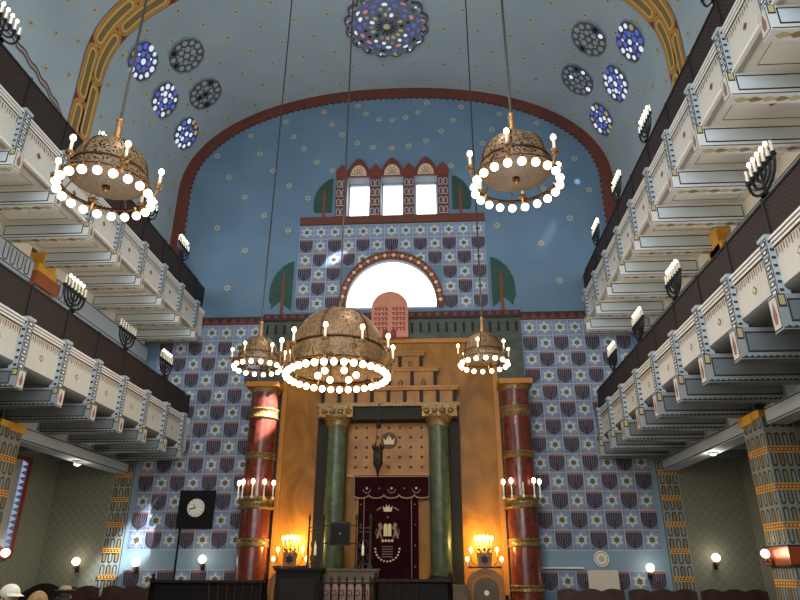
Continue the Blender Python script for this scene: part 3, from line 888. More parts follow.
arkpart('pediment_tier', tier(1.0, 6.93, 7.42, -.42, 3))
arkpart('pediment_tier', tier(1.40, 6.34, 6.93, -.52, 4))
def tierC(m):
    x, z0, z1, y = 1.92, 5.78, 6.30, -.72
    m.box(-x + .06, x - .06, y + .05, -.25, z0, z1 - .1, 'gold_marble_light')
    m.box(-x, x, y - .03, -.25, z1 - .1, z1, 'gold_marble_light'); m.box(-x - .03, x + .03, y - .06, -.25, z1 - .03, z1 + .02, 'gold_edge')
    for i in range(9):
        u = -x + .1 + (2 * x - .2) * i / 8
        m.box(u - .05, u + .05, y, y + .06, z0 + .02, z1 - .1, 'green_marble_dark')
arkpart('pediment_tier', tierC)
def entab(m):
    m.box(-1.95, 1.95, -1.0, -.25, 5.70, 5.80, 'gold_relief')
    m.box(-1.9, 1.9, -.9, -.25, 5.36, 5.70, 'green_marble_dark')
arkpart('entablature', entab, 'dark lintel')
for s in (-1, 1):
    def pil(m):
        m.box(s * 1.66, s * 1.93, -.66, -.25, 0, 5.4, 'green_marble_dark')
    arkpart('side_pilaster', pil)
    def colm(m):
        c = (s * 1.37, -.80, 0); r = .27
        n = 40; prof = []
        vs = []; fs = []
        for z in (1.45, 5.2):
            for i in range(n):
                a = 2 * pi * i / n; rr = r * (1 - .035 * (i % 2)) * (1 if z < 3 else .96)
                vs.append((c[0] + rr * cos(a), c[1] + rr * sin(a), z))
        fs = [(i, (i+1) % n, (i+1) % n + n, i + n) for i in range(n)]
        m.add(vs, fs, 'green_marble', True)
    arkpart('green_column', colm, 'ribbed green marble column')
    def capm(m):
        m.lathe([(.26, 5.14), (.30, 5.18), (.28, 5.22), (.36, 5.36), (.40, 5.40), (.40, 5.46)], (s * 1.37, -.78, 0), 'gold_relief', 20)
        m.box(s * .93, s * 1.86, -1.06, -.3, 5.40, 5.70, 'gold_relief')
        for k in range(4):
            m.ball((s * (1.05 + .215 * k), -1.06, 5.55), .085, 'gold_relief', 8)
    arkpart('capital', capm)
    def basem(m):
        m.lathe([(.36, 1.305), (.36, 1.4), (.31, 1.46), (.29, 1.5)], (s * 1.37, -.78, 0), 'green_marble_dark', 20)
    arkpart('column_base', basem)
    def jamb(m):
        m.box(s * .80, s * 1.14, -.42, -.25, 0, 3.9, 'gold_marble'); m.box(s * .77, s * .80, -.46, -.25, 0, 3.9, 'gold_edge')
    arkpart('jamb', jamb)
def dots(m):
    m.box(-1.13, 1.13, -.40, -.25, 3.9, 5.38, 'gold_marble_light'); m.box(-1.13, 1.13, -.5, -.25, 3.9, 3.99, 'gold_edge')
    for i in range(7):
        for k in range(5):
            x = -.9 + .3 * i; z = 4.17 + .265 * k
            if math.hypot(x, z - 4.88) < .25: continue
            m.lathe([(.0, .0)] + [(.036 * sin(a), .03 * cos(a)) for a in (0, .5, 1., pi/2)], (x, 0, z), 'trim_dark', 8) if False else m.ball((x, -.405, z), .036, 'trim_dark', 8)
arkpart('studded_panel', dots, 'golden panel with dark studs')
def medal(m):
    def fm(u, v, d): return (u + .01, -.41 - d, 4.88 + v)
    m.prism(arc(0, 0, .22, 0, 2*pi, 28)[:-1], fm, 0, .05, 'trim_dark')
    m.stroke(arc(0, 0, .195, 0, 2*pi, 28)[:-1], .03, fm, .055, 'bronze_dark', True)
    m.prism([(-.13, -.11), (.13, -.11), (.16, .06), (.08, -.01), (.05, .1), (0, .02), (-.05, .1), (-.08, -.01), (-.16, .06)], fm, .05, .07, 'embroidery')
    m.prism([(-.03, .06), (.03, .06), (0, .15)], fm, .05, .07, 'embroidery')
arkpart('medallion', medal, 'dark round medallion with pale crown')
def plinth(m):
    m.box(-3.0, 3.0, -.62, -.12, 0, 1.05, 'green_marble_dark')
arkpart('plinth', plinth)
# stone tablets in front of the lunette
m = MB()
def ft(u, v, d): return (u, -.32 - d, v)
m.prism([(-.54, 7.84), (.54, 7.84), (.54, 8.75)] + arc(0, 8.75, .54, 0, pi, 20) + [(-.54, 8.75)], ft, 0, .2, 'tablet_stone'); tb = m.build('stone_tablets', ark); tb['label'] = 'rounded reddish stone tablets with two columns of text'
for sx in (-1, 1):
    for k in range(5):
        z = 8.72 - .155 * k; m = MB()
        m.box(sx * .26 - .19, sx * .26 + .19, -.524, -.515, z + .035, z + .05, 'tablet_text')
        for q in range(4):
            u = sx * .26 + (-.16 + .105 * q)
            m.box(u + .0, u + .038, -.526, -.515, z - .05, z + .05, 'tablet_text'); m.box(u - .036, u + .038, -.5255, -.515, z + .012, z + .05, 'tablet_text')
            if q % 2: m.box(u - .036, u + .038, -.525, -.515, z - .045, z - .02, 'tablet_text')
        m.build('text_line', tb)
m = MB()
for sx in (-1, 1): m.prism([(sx * .04, 7.84), (sx * .2, 7.84), (sx * .2, 7.96)] + arc(sx * .12, 7.98, .08, 0 if sx > 0 else pi, pi if sx > 0 else 0, 8, .1) + [(sx * .04, 7.96)], ft, .2, .23, 'tablet_text')
m.build('arch_ornament', tb)

# ark curtain
ct = thing('ark_curtain', (.02, -.6, 3.95), 'burgundy velvet curtain with cream embroidered crest and scalloped valance in the ark', 'curtain')
m = MB(); n = 60
xs = [-.78 + 1.58 * i / n for i in range(n + 1)]
vs = [(x, -.50 - .025 * sin(x * 34), z) for z in (1.42, 3.75) for x in xs] + [(x, -.46, z) for z in (1.42, 3.75) for x in (xs[0], xs[-1])]
m.add(vs, [(i, i+1, i+2+n, i+1+n) for i in range(n)], 'velvet', True); m.build('drape', ct)
m = MB()
def fc(u, v, d): return (u + .0, -.54 - d, v)
for u in (-.62, .62): m.stroke([(u, 1.45), (u, 3.4)], .02, fc, .0, 'embroidery_dim')
for k in range(4):
    for u in (-.70, .71): m.flat(star_pts(u, 1.7 + .5 * k, .025, .015, 4), fc, .002, 'embroidery_dim')
m.build('border_stitching', ct)
m = MB()
def crest(m):
    m.prism(rect(-.10, -.005, 2.42, 2.68) , fc, .0, .012, 'embroidery'); m.prism(rect(.005, .10, 2.42, 2.68), fc, .0, .012, 'embroidery')
    m.prism(arc(-.052, 2.68, .047, 0, pi, 8), fc, 0, .012, 'embroidery'); m.prism(arc(.052, 2.68, .047, 0, pi, 8), fc, 0, .012, 'embroidery')
    for sx in (-1, 1):                                     # supporting lions, rampant
        body = [(.13, 2.36), (.17, 2.36), (.19, 2.46), (.25, 2.36), (.29, 2.37), (.26, 2.52), (.22, 2.62), (.25, 2.70), (.19, 2.76), (.15, 2.70), (.12, 2.62), (.14, 2.57), (.17, 2.60), (.17, 2.52)]
        m.prism([(sx * u, v) for u, v in body], fc, 0, .01, 'embroidery_dim')
        m.stroke([(sx * .27, 2.42), (sx * .31, 2.5), (sx * .28, 2.6)], .018, fc, .004, 'embroidery_dim')
    for k in range(4): m.prism(arc(-.12 + .08 * k, 2.31, .035, 0, 2*pi, 8)[:-1], fc, 0, .01, 'embroidery')
    m.prism([(-.10, 3.02), (.10, 3.02), (.13, 3.16), (.06, 3.10), (.04, 3.2), (0, 3.12), (-.04, 3.2), (-.06, 3.10), (-.13, 3.16)], fc, 0, .012, 'embroidery')
    for sx in (-1, 1): m.stroke([(sx * .16, 3.12), (sx * .22, 3.10), (sx * .28, 3.05)], .03, fc, .004, 'embroidery_dim')
    m.prism(star_pts(0, 2.88, .03, .018, 6), fc, 0, .01, 'embroidery_dim')
    for k in range(5): m.flat(rect(-.14, .14, 2.16 - .06 * k, 2.18 - .06 * k), fc, .003, 'embroidery_dim' if False else 'tile_rust')
    for k in range(13):
        a = pi + pi * (k + .0) / 12
        m.prism(arc(.31 * cos(a), 2.12 + .30 * sin(a) * 1.0, .026, 0, 2*pi, 7)[:-1], fc, 0, .01, 'embroidery')
crest(m); m.build('embroidered_crest', ct)
m = MB()
def fvl(u, v, d): return (u + .1, -.60 - d, v)
bot = []
for k in range(5):
    c = -1.0 + .4 * (k + .5); bot += arc(c, 3.44, .2, pi, 2*pi, 8, .09)
m.prism([(-1.0, 3.93)] + bot + [(1.0, 3.93)], fvl, -.05, .0, 'velvet'); va = m.build('valance', ct)
m = MB(); m.stroke(bot, .035, fvl, .006, 'embroidery_dim')
m.stroke([(-.98, 3.9), (.98, 3.9)], .025, fvl, .006, 'embroidery_dim'); m.stroke([(-.985, 3.44), (-.985, 3.9)], .02, fvl, .006, 'embroidery_dim'); m.stroke([(.985, 3.44), (.985, 3.9)], .02, fvl, .006, 'embroidery_dim')
for c in (-.65, 0, .65):
    m.stroke(arc(c, 3.58, .1, pi, 2*pi, 8), .02, fvl, .006, 'embroidery_dim'); m.flat(star_pts(c, 3.6, .04, .02, 6), fvl, .006, 'embroidery')
for c in (-.33, .33): m.flat(star_pts(c, 3.6, .03, .015, 4), fvl, .006, 'embroidery_dim')
m.build('fringe', va)

# eternal light hanging from the lintel
nt_ = thing('hanging_lantern', (-.19, -1.5, 3.8), 'dark metal lantern hanging on chains before the studded panel', 'lantern')
c = (-.19, -1.5)
m = MB(); m.lathe([(.0, 3.76), (.02, 3.80), (.05, 3.95), (.12, 4.08), (.13, 4.12), (.10, 4.14), (.10, 4.42), (.15, 4.46), (.16, 4.50), (.11, 4.52), (.0, 4.52)], (c[0], c[1], 0), 'iron', 12); m.build('body', nt_)
m = MB()
for k in range(6):
    a = pi / 3 * k; m.tube([(c[0] + .11 * cos(a), c[1] + .11 * sin(a), 4.12), (c[0] + .11 * cos(a), c[1] + .11 * sin(a), 4.46)], .012, 'bronze_dark', 6)
    m.lathe([(.0, 4.5), (.03, 4.52), (.0, 4.62)], (c[0] + .14 * cos(a), c[1] + .14 * sin(a), 0), 'iron', 6)
m.build('crown', nt_)
m = MB()
for a in (0, 2*pi/3, 4*pi/3): m.tube([(c[0] + .12 * cos(a), c[1] + .12 * sin(a), 4.5), (c[0] + .05 * cos(a), c[1] + .05 * sin(a), 5.1)], .006, 'chain', 5)
m.lathe([(.0, 4.98), (.06, 5.0), (.07, 5.1), (.05, 5.14), (.0, 5.16)], (c[0], c[1], 0), 'iron', 10); 
m.tube([(c[0], c[1], 5.1), (c[0], c[1], 5.62)], .008, 'chain', 5); m.build('chain', nt_)
m = MB(); m.tube([(c[0], c[1], 5.62), (c[0], -1.02, 5.75)], .02, 'iron', 6); m.build('hanger', nt_)

# red marble columns either side
def red_column(s):
    root = thing('marble_column', (s * 3.47, -.6, 0), 'polished red marble column left of the ark' if s < 0 else 'polished red marble column right of the ark', 'column')
    c = (s * 3.47, -.6, 0)
    m = MB(); m.lathe([(.40, 0), (.40, .9), (.385, 1.0), (.375, 6.2)], c, 'red_marble', 32); m.build('shaft', root)
    for z0, z1 in ((1.12, 1.30), (2.14, 2.36), (4.34, 4.52), (5.42, 5.72)):
        m = MB(); m.lathe([(.37, z0), (.42, z0 + .02), (.42, z0 + .05), (.395, z0 + .07), (.395, z1 - .07), (.42, z1 - .05), (.42, z1 - .02), (.37, z1)], c, 'gold_relief', 32); m.build('band', root)
    m = MB(); m.lathe([(.38, 6.15), (.41, 6.2), (.41, 6.26), (.44, 6.3)], c, 'gold_relief', 32); m.box(c[0] - .46, c[0] + .46, -1.06, -.14, 6.28, 6.42, 'gold_edge'); m.build('capital', root)
    m = MB(); m.lathe([(.38, 3.06), (.47, 3.08), (.47, 3.14), (.42, 3.17), (.42, 3.28), (.47, 3.31), (.47, 3.36), (.38, 3.38)], c, 'gold_relief', 32)
    ring = m.build('candle_ring', root)
    for k in range(5):
        a = -pi / 2 + (k - 2) * .62
        p = (c[0] + .49 * cos(a), c[1] + .49 * sin(a))
        m = MB(); m.lathe([(.0, 3.30), (.035, 3.32), (.03, 3.38), (.017, 3.38), (.017, 3.68), (.0, 3.68)], (p[0], p[1], 0), 'candle', 8); cd = m.build('candle', root)
        if s < 0 or k != 2:
            b = MB(); b.ball((p[0], p[1], 3.73), .052, 'flame_glow', 8, (1, 1, 1.4)); b.build('bulb', cd)
for s in (-1, 1): red_column(s)

# cabinets with star plate and clustered electric candles
def lamp_cabinet(s):
    x = s * 2.43; y = -.86
    root = thing('lamp_cabinet', (x, y, 0), 'arched honey wood cabinet carrying a candle lamp, ' + ('left of the ark' if s < 0 else 'right of the ark'), 'cabinet')
    def fr(u, v, d): return (x + u, y - .18 - d, v)
    m = MB(); m.prism([(-.44, 0), (.44, 0), (.44, 1.30)] + arc(0, 1.30, .44, 0, pi, 18, .36) + [(-.44, 1.30)], fr, -.34, 0, 'wood_honey'); m.build('carcass', root)
    m = MB(); m.prism([(-.30, .05), (.30, .05), (.30, 1.18)] + arc(0, 1.18, .30, 0, pi, 16, .28) + [(-.30, 1.18)], fr, 0, .03, 'stone_step'); d = m.build('door', root)
    m = MB(); m.stroke([(-.33, .05), (-.33, 1.18)] + arc(0, 1.18, .33, pi, 0, 16, .31) + [(.33, .05)], .05, fr, .02, 'gold_edge')
    m.build('door_frame', root)
    m = MB(); m.prism(arc(0, 1.12, .06, 0, 2*pi, 12)[:-1], fr, .03, .05, 'clock_white'); m.stroke([(-.2, .7), (-.12, .85), (-.05, .72)], .03, fr, .032, 'iron'); m.stroke([(.2, .7), (.12, .85), (.05, .72)], .03, fr, .032, 'iron'); m.build('emblem', d)
    lamp = thing('candle_lamp', (x, y + .0, 1.66), 'cluster of glowing amber electric candles round a star plate, ' + ('left of the ark' if s < 0 else 'right of the ark'), 'lamp')
    m = MB(); m.box(x - .40, x + .40, y - .07, y + .07, 1.665, 1.70, 'wood_dark'); m.build('base', lamp)
    m = MB()
    m.prism([(-.17, 1.69), (.17, 1.69), (.17, 2.02), (.12, 2.02), (.12, 2.08), (.05, 2.08), (.05, 2.02), (-.05, 2.02), (-.05, 2.08), (-.12, 2.08), (-.12, 2.02), (-.17, 2.02)], fr, -.2, -.16, 'wood_honey')
    m.flat(star_pts(0, 1.86, .12, .07, 6), fr, -.155, 'iron')
    for u in (-.13, 0, .13): m.ball((x + u, y, 2.10), .035, 'iron', 8)
    m.build('star_plate', lamp)
    P = [(-.2, 2.14), (-.1, 2.16), (0, 2.17), (.1, 2.16), (.2, 2.14), (-.32, 1.88), (.32, 1.88), (-.42, 1.66), (.42, 1.66)]
    for u, z in P:
        m = MB(); m.tube([(x + u * .6, y + .03, 1.70), (x + u, y + .03, max(z - .06, 1.70)), (x + u, y + .03, z + .05)], .011, 'bronze_dark', 6)
        m.lathe([(.0, z + .04), (.018, z + .04), (.018, z + .17), (.0, z + .17)], (x + u, y + .03, 0), 'candle', 8); cd = m.build('candle', lamp)
        b = MB(); b.ball((x + u, y + .03, z + .215), .046, 'amber_glow', 8, (1, 1, 1.35)); b.build('bulb', cd)
    L = bpy.data.lights.new('lamp_light', 'POINT'); L.color = (1, .66, .2); L.energy = 130; L.shadow_soft_size = .14
    lo = bpy.data.objects.new('lamp_light', L); COL.objects.link(lo); lo.location = (x, y + .08, 2.28)
for s in (-1, 1): lamp_cabinet(s)

# ------------------------------------------------------------------ chandeliers
def chandelier(name, label, c, R, nb, narm, closed, top):
    x, y, z = c
    root = thing('chandelier', c, label, 'chandelier', None)
    m = MB()
    m.lathe([(R*.975, .075), (R*1.02, .065), (R*1.02, .085), (R*.975, .095), (R*.975, .075)], c, 'bronze_dark', 48); m.build('ring', root)
    D = .84 if closed else .93; zb = .17 if closed else .10       # drum radius and its lower edge
    m = MB(); m.lathe([(R*D, zb), (R*D, R*.50)], c, 'pierced_bronze', 64); m.build('skirt', root)
    m = MB(); m.lathe([(R*(D-.04), R*.50), (R*(D+.025), R*.50), (R*(D+.025), R*.54), (R*(D-.04), R*.56), (R*(D-.04), R*.50)], c, 'bronze_dark', 64); m.build('rim', root)
    H = R * (.82 if closed else .86)
    prof = [(R*(D-.03)*cos(t) ** (.8 if closed else 1), R*.54 + H*sin(t)) for t in [pi/2*i/14 for i in range(14)]] + [(.03, R*.54 + H)]
    m = MB(); m.lathe(prof, c, 'pierced_bronze', 64); m.build('dome', root)
    for k in range(8):
        a = 2*pi*k/8; m = MB(); m.tube([(x + R*.98*cos(a), y + R*.98*sin(a), z + .09), (x + R*D*cos(a), y + R*D*sin(a), z + zb + .03)], .008, 'bronze_dark', 5); m.build('ring_strut', root)
    m = MB()
    for k in range(6):
        a = 2*pi*k/6 + .3
        m.tube([(x + (r+.008)*cos(a), y + (r+.008)*sin(a), z + h) for r, h in prof], R*.018, 'bronze_dark', 6)
    m.build('dome_straps', root)
    if closed:
        m = MB(); m.lathe([(.0, .09), (R*.2, .10), (R*.7, .14), (R*.84, .175)], c, 'plate_dark', 48); m.ball((x, y, z + .07), .045, 'bronze_dark', 10); m.build('bottom_plate', root)
    zt = z + R*.54 + H
    q = 1 if closed else .35
    m = MB(); m.lathe([(.04, -.03), (.075*q, .0), (.05*q, .06*q), (.042*q, .12*q), (.036*q, .3*q), (.05*q, .32*q), (.03*q, .36*q), (.0, .37*q)], (x, y, zt), 'bronze', 12); m.build('turned_neck', root)
    m = MB(); m.tube([(x, y, zt + .36*q), (x, y, top)], .016 if R < .6 else .014, 'chain', 8)
    m.build('rod', root)
    def bulb_mesh(p):
        b = MB(); b.lathe([(.0, .075), (.018, .07), (.018, .03), (.022, .02)], p, 'bronze', 8); b.ball((p[0], p[1], p[2] - .012), .047, 'bulb_glow', 12); return b
    b0 = bulb_mesh((x + R, y, z)).build('bulb', root)
    for k in range(1, nb):
        a = 2*pi*k/nb; o = b0.copy(); COL.objects.link(o); o.parent = root; o.rotation_euler = (0, 0, a)
    if not closed:
        q = bulb_mesh((x + R*.38, y, z + .02)); q.tube([(x + R*.38, y, z + .09), (x + R*.3, y, z + .3), (x, y, z + R*.4)], .012, 'bronze_dark', 6)
        i0 = q.build('inner_lamp', root)
        for k in range(1, 6):
            o = i0.copy(); COL.objects.link(o); o.parent = root; o.rotation_euler = (0, 0, 2*pi*k/6)
    # outer candle arms
    ra = R * 1.12; za = z + R*.50
    def arm(m):
        m.tube([(x + R*.95, y, z + .1), (x + R*1.06, y, z + .03), (x + ra, y, z + .12), (x + ra, y, za - .1)], [.014, .016, .016, .013], 'bronze', 8)
        m.lathe([(.0, -.10), (.04, -.10), (.05, -.06), (.0, -.06)], (x + ra, y, za), 'bronze', 10)
        m.lathe([(.017, -.06), (.017, .08), (.0, .08)], (x + ra, y, za), 'candle', 8)
    m = MB(); arm(m); a0 = m.build('candle_arm', root)
    b = MB(); b.ball((x + ra, y, za + .115), .032, 'bulb_glow', 10, (1, 1, 1.25)); b.build('bulb', a0)
    a0.rotation_euler = (0, 0, .25)
    for k in range(1, narm): dup(a0, root, rot=.25 + 2*pi*k/narm)
    return root
def ch_light(c, e, R):
    L = bpy.data.lights.new('chandelier_light', 'POINT'); L.color = (1, .89, .74); L.energy = e; L.shadow_soft_size = R * .6
    lo = bpy.data.objects.new('chandelier_light', L); COL.objects.link(lo); lo.location = (c[0], c[1], c[2] - .8)
    L2 = bpy.data.lights.new('vault_fill', 'POINT'); L2.color = (1, .89, .74); L2.energy = e * .45; L2.shadow_soft_size = .12  # unseen lamp added above each dome to brighten the vault
    lo = bpy.data.objects.new('vault_fill', L2); COL.objects.link(lo); lo.location = (c[0] - .6 * (1 if c[0] > 0 else -1), c[1] - .5, c[2] + R * 3.2)
CH = [('chandelier', 'bronze dome chandelier with bulb ring, hanging front left below the golden rib', (-2.31, -12.07, 5.44), .49, 20, 6, True, 17.18),
      ('chandelier', 'bronze dome chandelier with bulb ring, hanging front right beside the triple windows', (2.29, -11.6, 5.70), .49, 20, 6, True, 17.18),
      ('chandelier', 'large central bronze dome chandelier with inner lamps, in front of the ark', (-.05, -9.46, 4.08), .70, 34, 10, False, 17.33),
      ('chandelier', 'small far bronze chandelier over the left red column', (-2.28, -5.7, 5.38), .47, 16, 6, True, 17.18),
      ('chandelier', 'small far bronze chandelier over the right edge of the golden ark', (2.28, -5.7, 5.38), .47, 16, 6, True, 17.18)]
for a in CH:
    chandelier(*a); ch_light(a[2], 120 if a[3] < .6 else 170, a[3])

# ------------------------------------------------------------------ wall lamps
wl = thing('wall_lamp', (0, 0, 0), 'x', 'lamp')
m = MB(); m.lathe([(.0, -.15), (.05, -.15), (.05, -.12), (.02, -.1), (.02, -.06), (.04, -.05), (.0, -.05)], (0, -.14, 0), 'bronze_dark', 10); m.tube([(0, 0, -.16), (0, -.09, -.17), (0, -.14, -.12)], .012, 'bronze_dark', 6); m.box(-.05, .05, -.02, -.0, -.24, -.08, 'bronze_dark'); m.build('bracket', wl)
m = MB(); m.ball((0, -.14, .03), .10, 'globe_glow', 14); m.build('globe', wl)
WL = [((-8.3, -.03, 1.78), 0, 'glowing globe wall lamp on the green patterned wall of the left aisle'),
      ((-6.68, -.03, 1.76), 0, 'glowing globe wall lamp on the blue stripe at the left edge of the tiles'),
      ((-4.9, -.03, 1.84), 0, 'glowing globe wall lamp on the blue stripe below the clock'),
      ((6.62, -.03, 1.66), 0, 'glowing globe wall lamp on the tiles right of the white board'),
      ((8.28, -.03, 1.90), 0, 'glowing globe wall lamp on the green patterned wall of the right aisle'),
      ((7.24, -5.3, 1.88), -pi/2, 'glowing globe lamp on the nave side of the right pillar copper band'),
      ((7.72, -5.92, 1.88), 0, 'glowing globe lamp on the front of the right pillar copper band'),
      ((-9.3, -1.9, 1.95), pi/2, 'glowing globe wall lamp below the left red framed window')]
for i, (p, r, lab) in enumerate(WL):
    o = wl if i == 0 else dup(wl)
    o.location = p; o.rotation_euler = (0, 0, r); relabel(o, lab)
    if i in (5, 6): o.scale = (.75, .75, .75)
    if i not in (6,):
        L = bpy.data.lights.new('wall_lamp_light', 'POINT'); L.color = (1, .88, .68); L.energy = 5; L.shadow_soft_size = .08
        lo = bpy.data.objects.new('wall_lamp_light', L); COL.objects.link(lo)
        d = Vector((0, -.26, .05)); d.rotate(Matrix.Rotation(r, 3, 'Z')); lo.location = Vector(p) + d
# ceiling spots under the girders
sp = thing('ceiling_spot', (0, 0, 0), 'x', 'lamp')
m = MB(); m.lathe([(.0, .02), (.09, .02), (.10, -.02), (.08, -.03), (.0, -.03)], (0, 0, 0), 'white_paint', 16); m.build('housing', sp)
m = MB(); m.ball((0, 0, -.03), .07, 'spot_glow', 12, (1, 1, .5)); m.build('lens', sp)
for i, (p, lab) in enumerate((((7.55, -2.9, 4.08), 'round spot lamp under the right gallery girder'), ((-7.55, -2.35, 4.02), 'round spot lamp under the left gallery girder'))):
    o = sp if i == 0 else dup(sp)
    o.location = p; relabel(o, lab)
    L = bpy.data.lights.new('spot_light', 'POINT'); L.color = (1, .92, .8); L.energy = 10; L.shadow_soft_size = .06
    lo = bpy.data.objects.new('spot_light', L); COL.objects.link(lo); lo.location = (p[0], p[1], p[2] - .16)

# ------------------------------------------------------------------ clock on a stand
ck = thing('clock_board', (-5.27, -.2, 0), 'square black board with round white clock face on a pole', 'clock')
def fk(u, v, d): return (-5.25 + u, -.12 - d, 3.13 + v)
m = MB(); m.prism(rect(-.49, .49, -.49, .49), fk, -.06, 0, 'wood_black'); bd = m.build('board', ck)
m = MB(); m.prism(arc(.0, .03, .235, 0, 2*pi, 32)[:-1], fk, 0, .03, 'clock_white'); fa = m.build('face', ck)
m = MB()
for k in range(12):
    a = pi / 6 * k; m.stroke([(.185 * sin(a), .03 + .185 * cos(a)), (.215 * sin(a), .03 + .215 * cos(a))], .02, fk, .034, 'line_dark')
m.build('hour_marks', fa)
m = MB(); a = radians(-38); m.prism([(-.012, .03), (.012, .03), (.115 * sin(a) + .01, .03 + .115 * cos(a)), (.115 * sin(a) - .01, .03 + .115 * cos(a))], fk, .036, .042, 'line_dark'); m.build('hour_hand', fa)
m = MB(); a = radians(-102); m.prism([(0, .045), (0, .015), (.18 * sin(a), .03 + .18 * cos(a) - .01), (.18 * sin(a), .03 + .18 * cos(a) + .01)], fk, .044, .05, 'line_dark'); m.build('minute_hand', fa)
m = MB(); m.box(-5.66, -5.62, -.09, -.05, 0, 3.2, 'wood_black'); m.build('pole', ck)

# round relief plate, white board and ledge on the right wall
m = MB()
def fpz(u, v, d): return (5.46 + u, -.02 - d, 1.90 + v)
pl = thing('wall_plate', (5.46, -.02, 1.9), 'small round cream plaque with rosette on the blue stripe', 'plaque')
m.prism(arc(0, 0, .19, 0, 2*pi, 28)[:-1], fpz, 0, .04, 'clock_white'); m.build('disc', pl)
m = MB(); m.stroke(arc(0, 0, .15, 0, 2*pi, 24)[:-1], .02, fpz, .044, 'tassel_brown', True); m.flat(star_pts(0, 0, .1, .06, 8), fpz, .045, 'gold_star'); m.build('rosette', pl)
bd = thing('notice_board', (5.44, -.1, 1.1), 'blank beige board standing against the right tiles', 'board')
m = MB(); m.box(5.07, 5.83, -.09, -.06, .55, 1.63, 'board_beige'); m.build('panel', bd)
m = MB(); m.box(5.05, 5.85, -.1, -.05, .5, .56, 'wood_brown'); m.build('tray', bd)
m = MB()
for x in (5.12, 5.78): m.box(x - .03, x + .03, -.09, -.04, 0, .52, 'wood_brown')
m.build('legs', bd)
m = MB(); m.box(3.92, 5.0, -.09, -.02, 1.66, 1.70, 'white_paint'); tag(m.build('wall_ledge', None, (4.46, -.05, 1.68)), 'thin white ledge on the blue stripe right of the ark', 'shelf')

# ------------------------------------------------------------------ pews
def pew(x0, x1, y, ztop, label, waves=3, deep=.06, mt='wood_brown'):
    root = thing('pew', ((x0 + x1) / 2, y, 0), label, 'pew', None)
    def fr(u, v, d): return (u, y - d, v)
    pts = [(x0, .1), (x1, .1)]
    n = 16 * waves
    top = []
    for i in range(n + 1):
        t = i / n; top.append((x1 + (x0 - x1) * t, ztop - deep + deep * abs(sin(t * pi * waves))))
    m = MB(); m.prism(pts + top, fr, -.03, .03, mt)
    m.build('backrest', root)
    m = MB(); m.box(x0, x1, y - .45, y - .03, .42, .47, mt); m.build('seat', root)
    for xx in (x0, x1):
        m = MB(); m.box(xx - .03, xx + .03, y - .48, y + .05, 0, ztop - .25, mt); m.build('end_panel', root)
pew(4.15, 5.75, -.75, 1.22, 'brown wooden wavy-topped pew beside the right red column')
pew(5.85, 7.45, -.75, 1.22, 'brown wooden wavy-topped pew below the right painted pilaster')
pew(7.55, 9.1, -.75, 1.22, 'brown wooden wavy-topped pew at the end of the right aisle')
pew(-7.15, -5.55, -.75, 1.24, 'brown wooden wavy-topped pew below the left tiles')
pew(-8.9, -7.25, -.75, 1.24, 'brown wooden wavy-topped pew below the left painted pilaster')
pew(-7.25, -6.3, -4.0, 1.35, 'dark wooden pew with a single rounded hump near the visitors', 1, .2, 'wood_dark')

# ------------------------------------------------------------------ platform before the ark
m = MB(); m.box(-1.95, 1.95, -1.95, -.66, 0, 1.3, 'stone_step'); m.box(-1.9, 1.9, -2.35, -1.95, 0, .95, 'stone_step'); m.box(-1.9, 1.9, -2.75, -2.35, 0, .6, 'stone_step')
m.box(-1.9, 1.9, -3.15, -2.75, 0, .3, 'stone_step')
tag(m.build('ark_steps', None, (0, -1.9, 0)), 'stone steps rising to the ark behind the iron rails', 'steps')
m = MB(); m.box(-1.42, -.12, -3.62, -3.28, 0, 1.42, 'stone_pink')
tag(m.build('pink_wall', None, (-.77, -3.45, 0)), 'low pink stone wall behind the iron railing', 'wall')
# reading stand with two iron candle lanterns and a plate
rs = thing('reading_stand', (-.82, -3.45, 1.42), 'stone ledge with two iron candle lanterns joined by a square plate', 'stand')
m = MB(); m.box(-1.45, .02, -3.64, -3.26, 1.42, 1.60, 'stone_step'); m.box(-1.48, .05, -3.67, -3.23, 1.60, 1.64, 'stone_step'); m.build('ledge', rs)
for cx in (-1.32, -.30):
    for dx in (-.155, .155):
        m = MB(); m.lathe([(.05, 1.64), (.05, 1.68), (.024, 1.72), (.02, 2.1), (.03, 2.13), (.02, 2.16), (.018, 2.60), (.03, 2.63), (.03, 2.67), (.0, 2.76)], (cx + dx, -3.45, 0), 'iron', 8); m.build('post', rs)
    m = MB()
    for z in (1.72, 2.36, 2.44):
        m = MB(); m.box(cx - .155, cx + .155, -3.46, -3.44, z, z + .025, 'iron'); m.build('cross_bar', rs)
    for z in (1.86, 2.12):
        m = MB(); m.tube(arc3(cx, -3.45, z, .1), .012, 'iron', 6, False); m.build('scroll', rs)
    m = MB(); m.lathe([(.03, 1.74), (.04, 1.76), (.02, 1.8), (.02, 1.9), (.0, 1.9)], (cx, -3.45, 0), 'iron', 8); m.lathe([(.026, 1.9), (.026, 2.08), (.012, 2.13), (.0, 2.2)], (cx, -3.47, 0), 'candle', 8); m.build('candle', rs)
m = MB(); m.box(-1.0, -.6, -3.48, -3.45, 2.12, 2.54, 'wood_black'); m.box(-1.03, -.57, -3.47, -3.455, 2.09, 2.57, 'iron'); m.ball((-.8, -3.485, 2.33), .03, 'bronze', 8); m.build('plate', rs)
m = MB()
for z in (2.14, 2.5): m.tube([(-1.165, -3.45, z), (-1.0, -3.45, z)], .014, 'iron', 6); m.tube([(-.6, -3.45, z), (-.455, -3.45, z)], .014, 'iron', 6)
m.build('link_rods', rs)
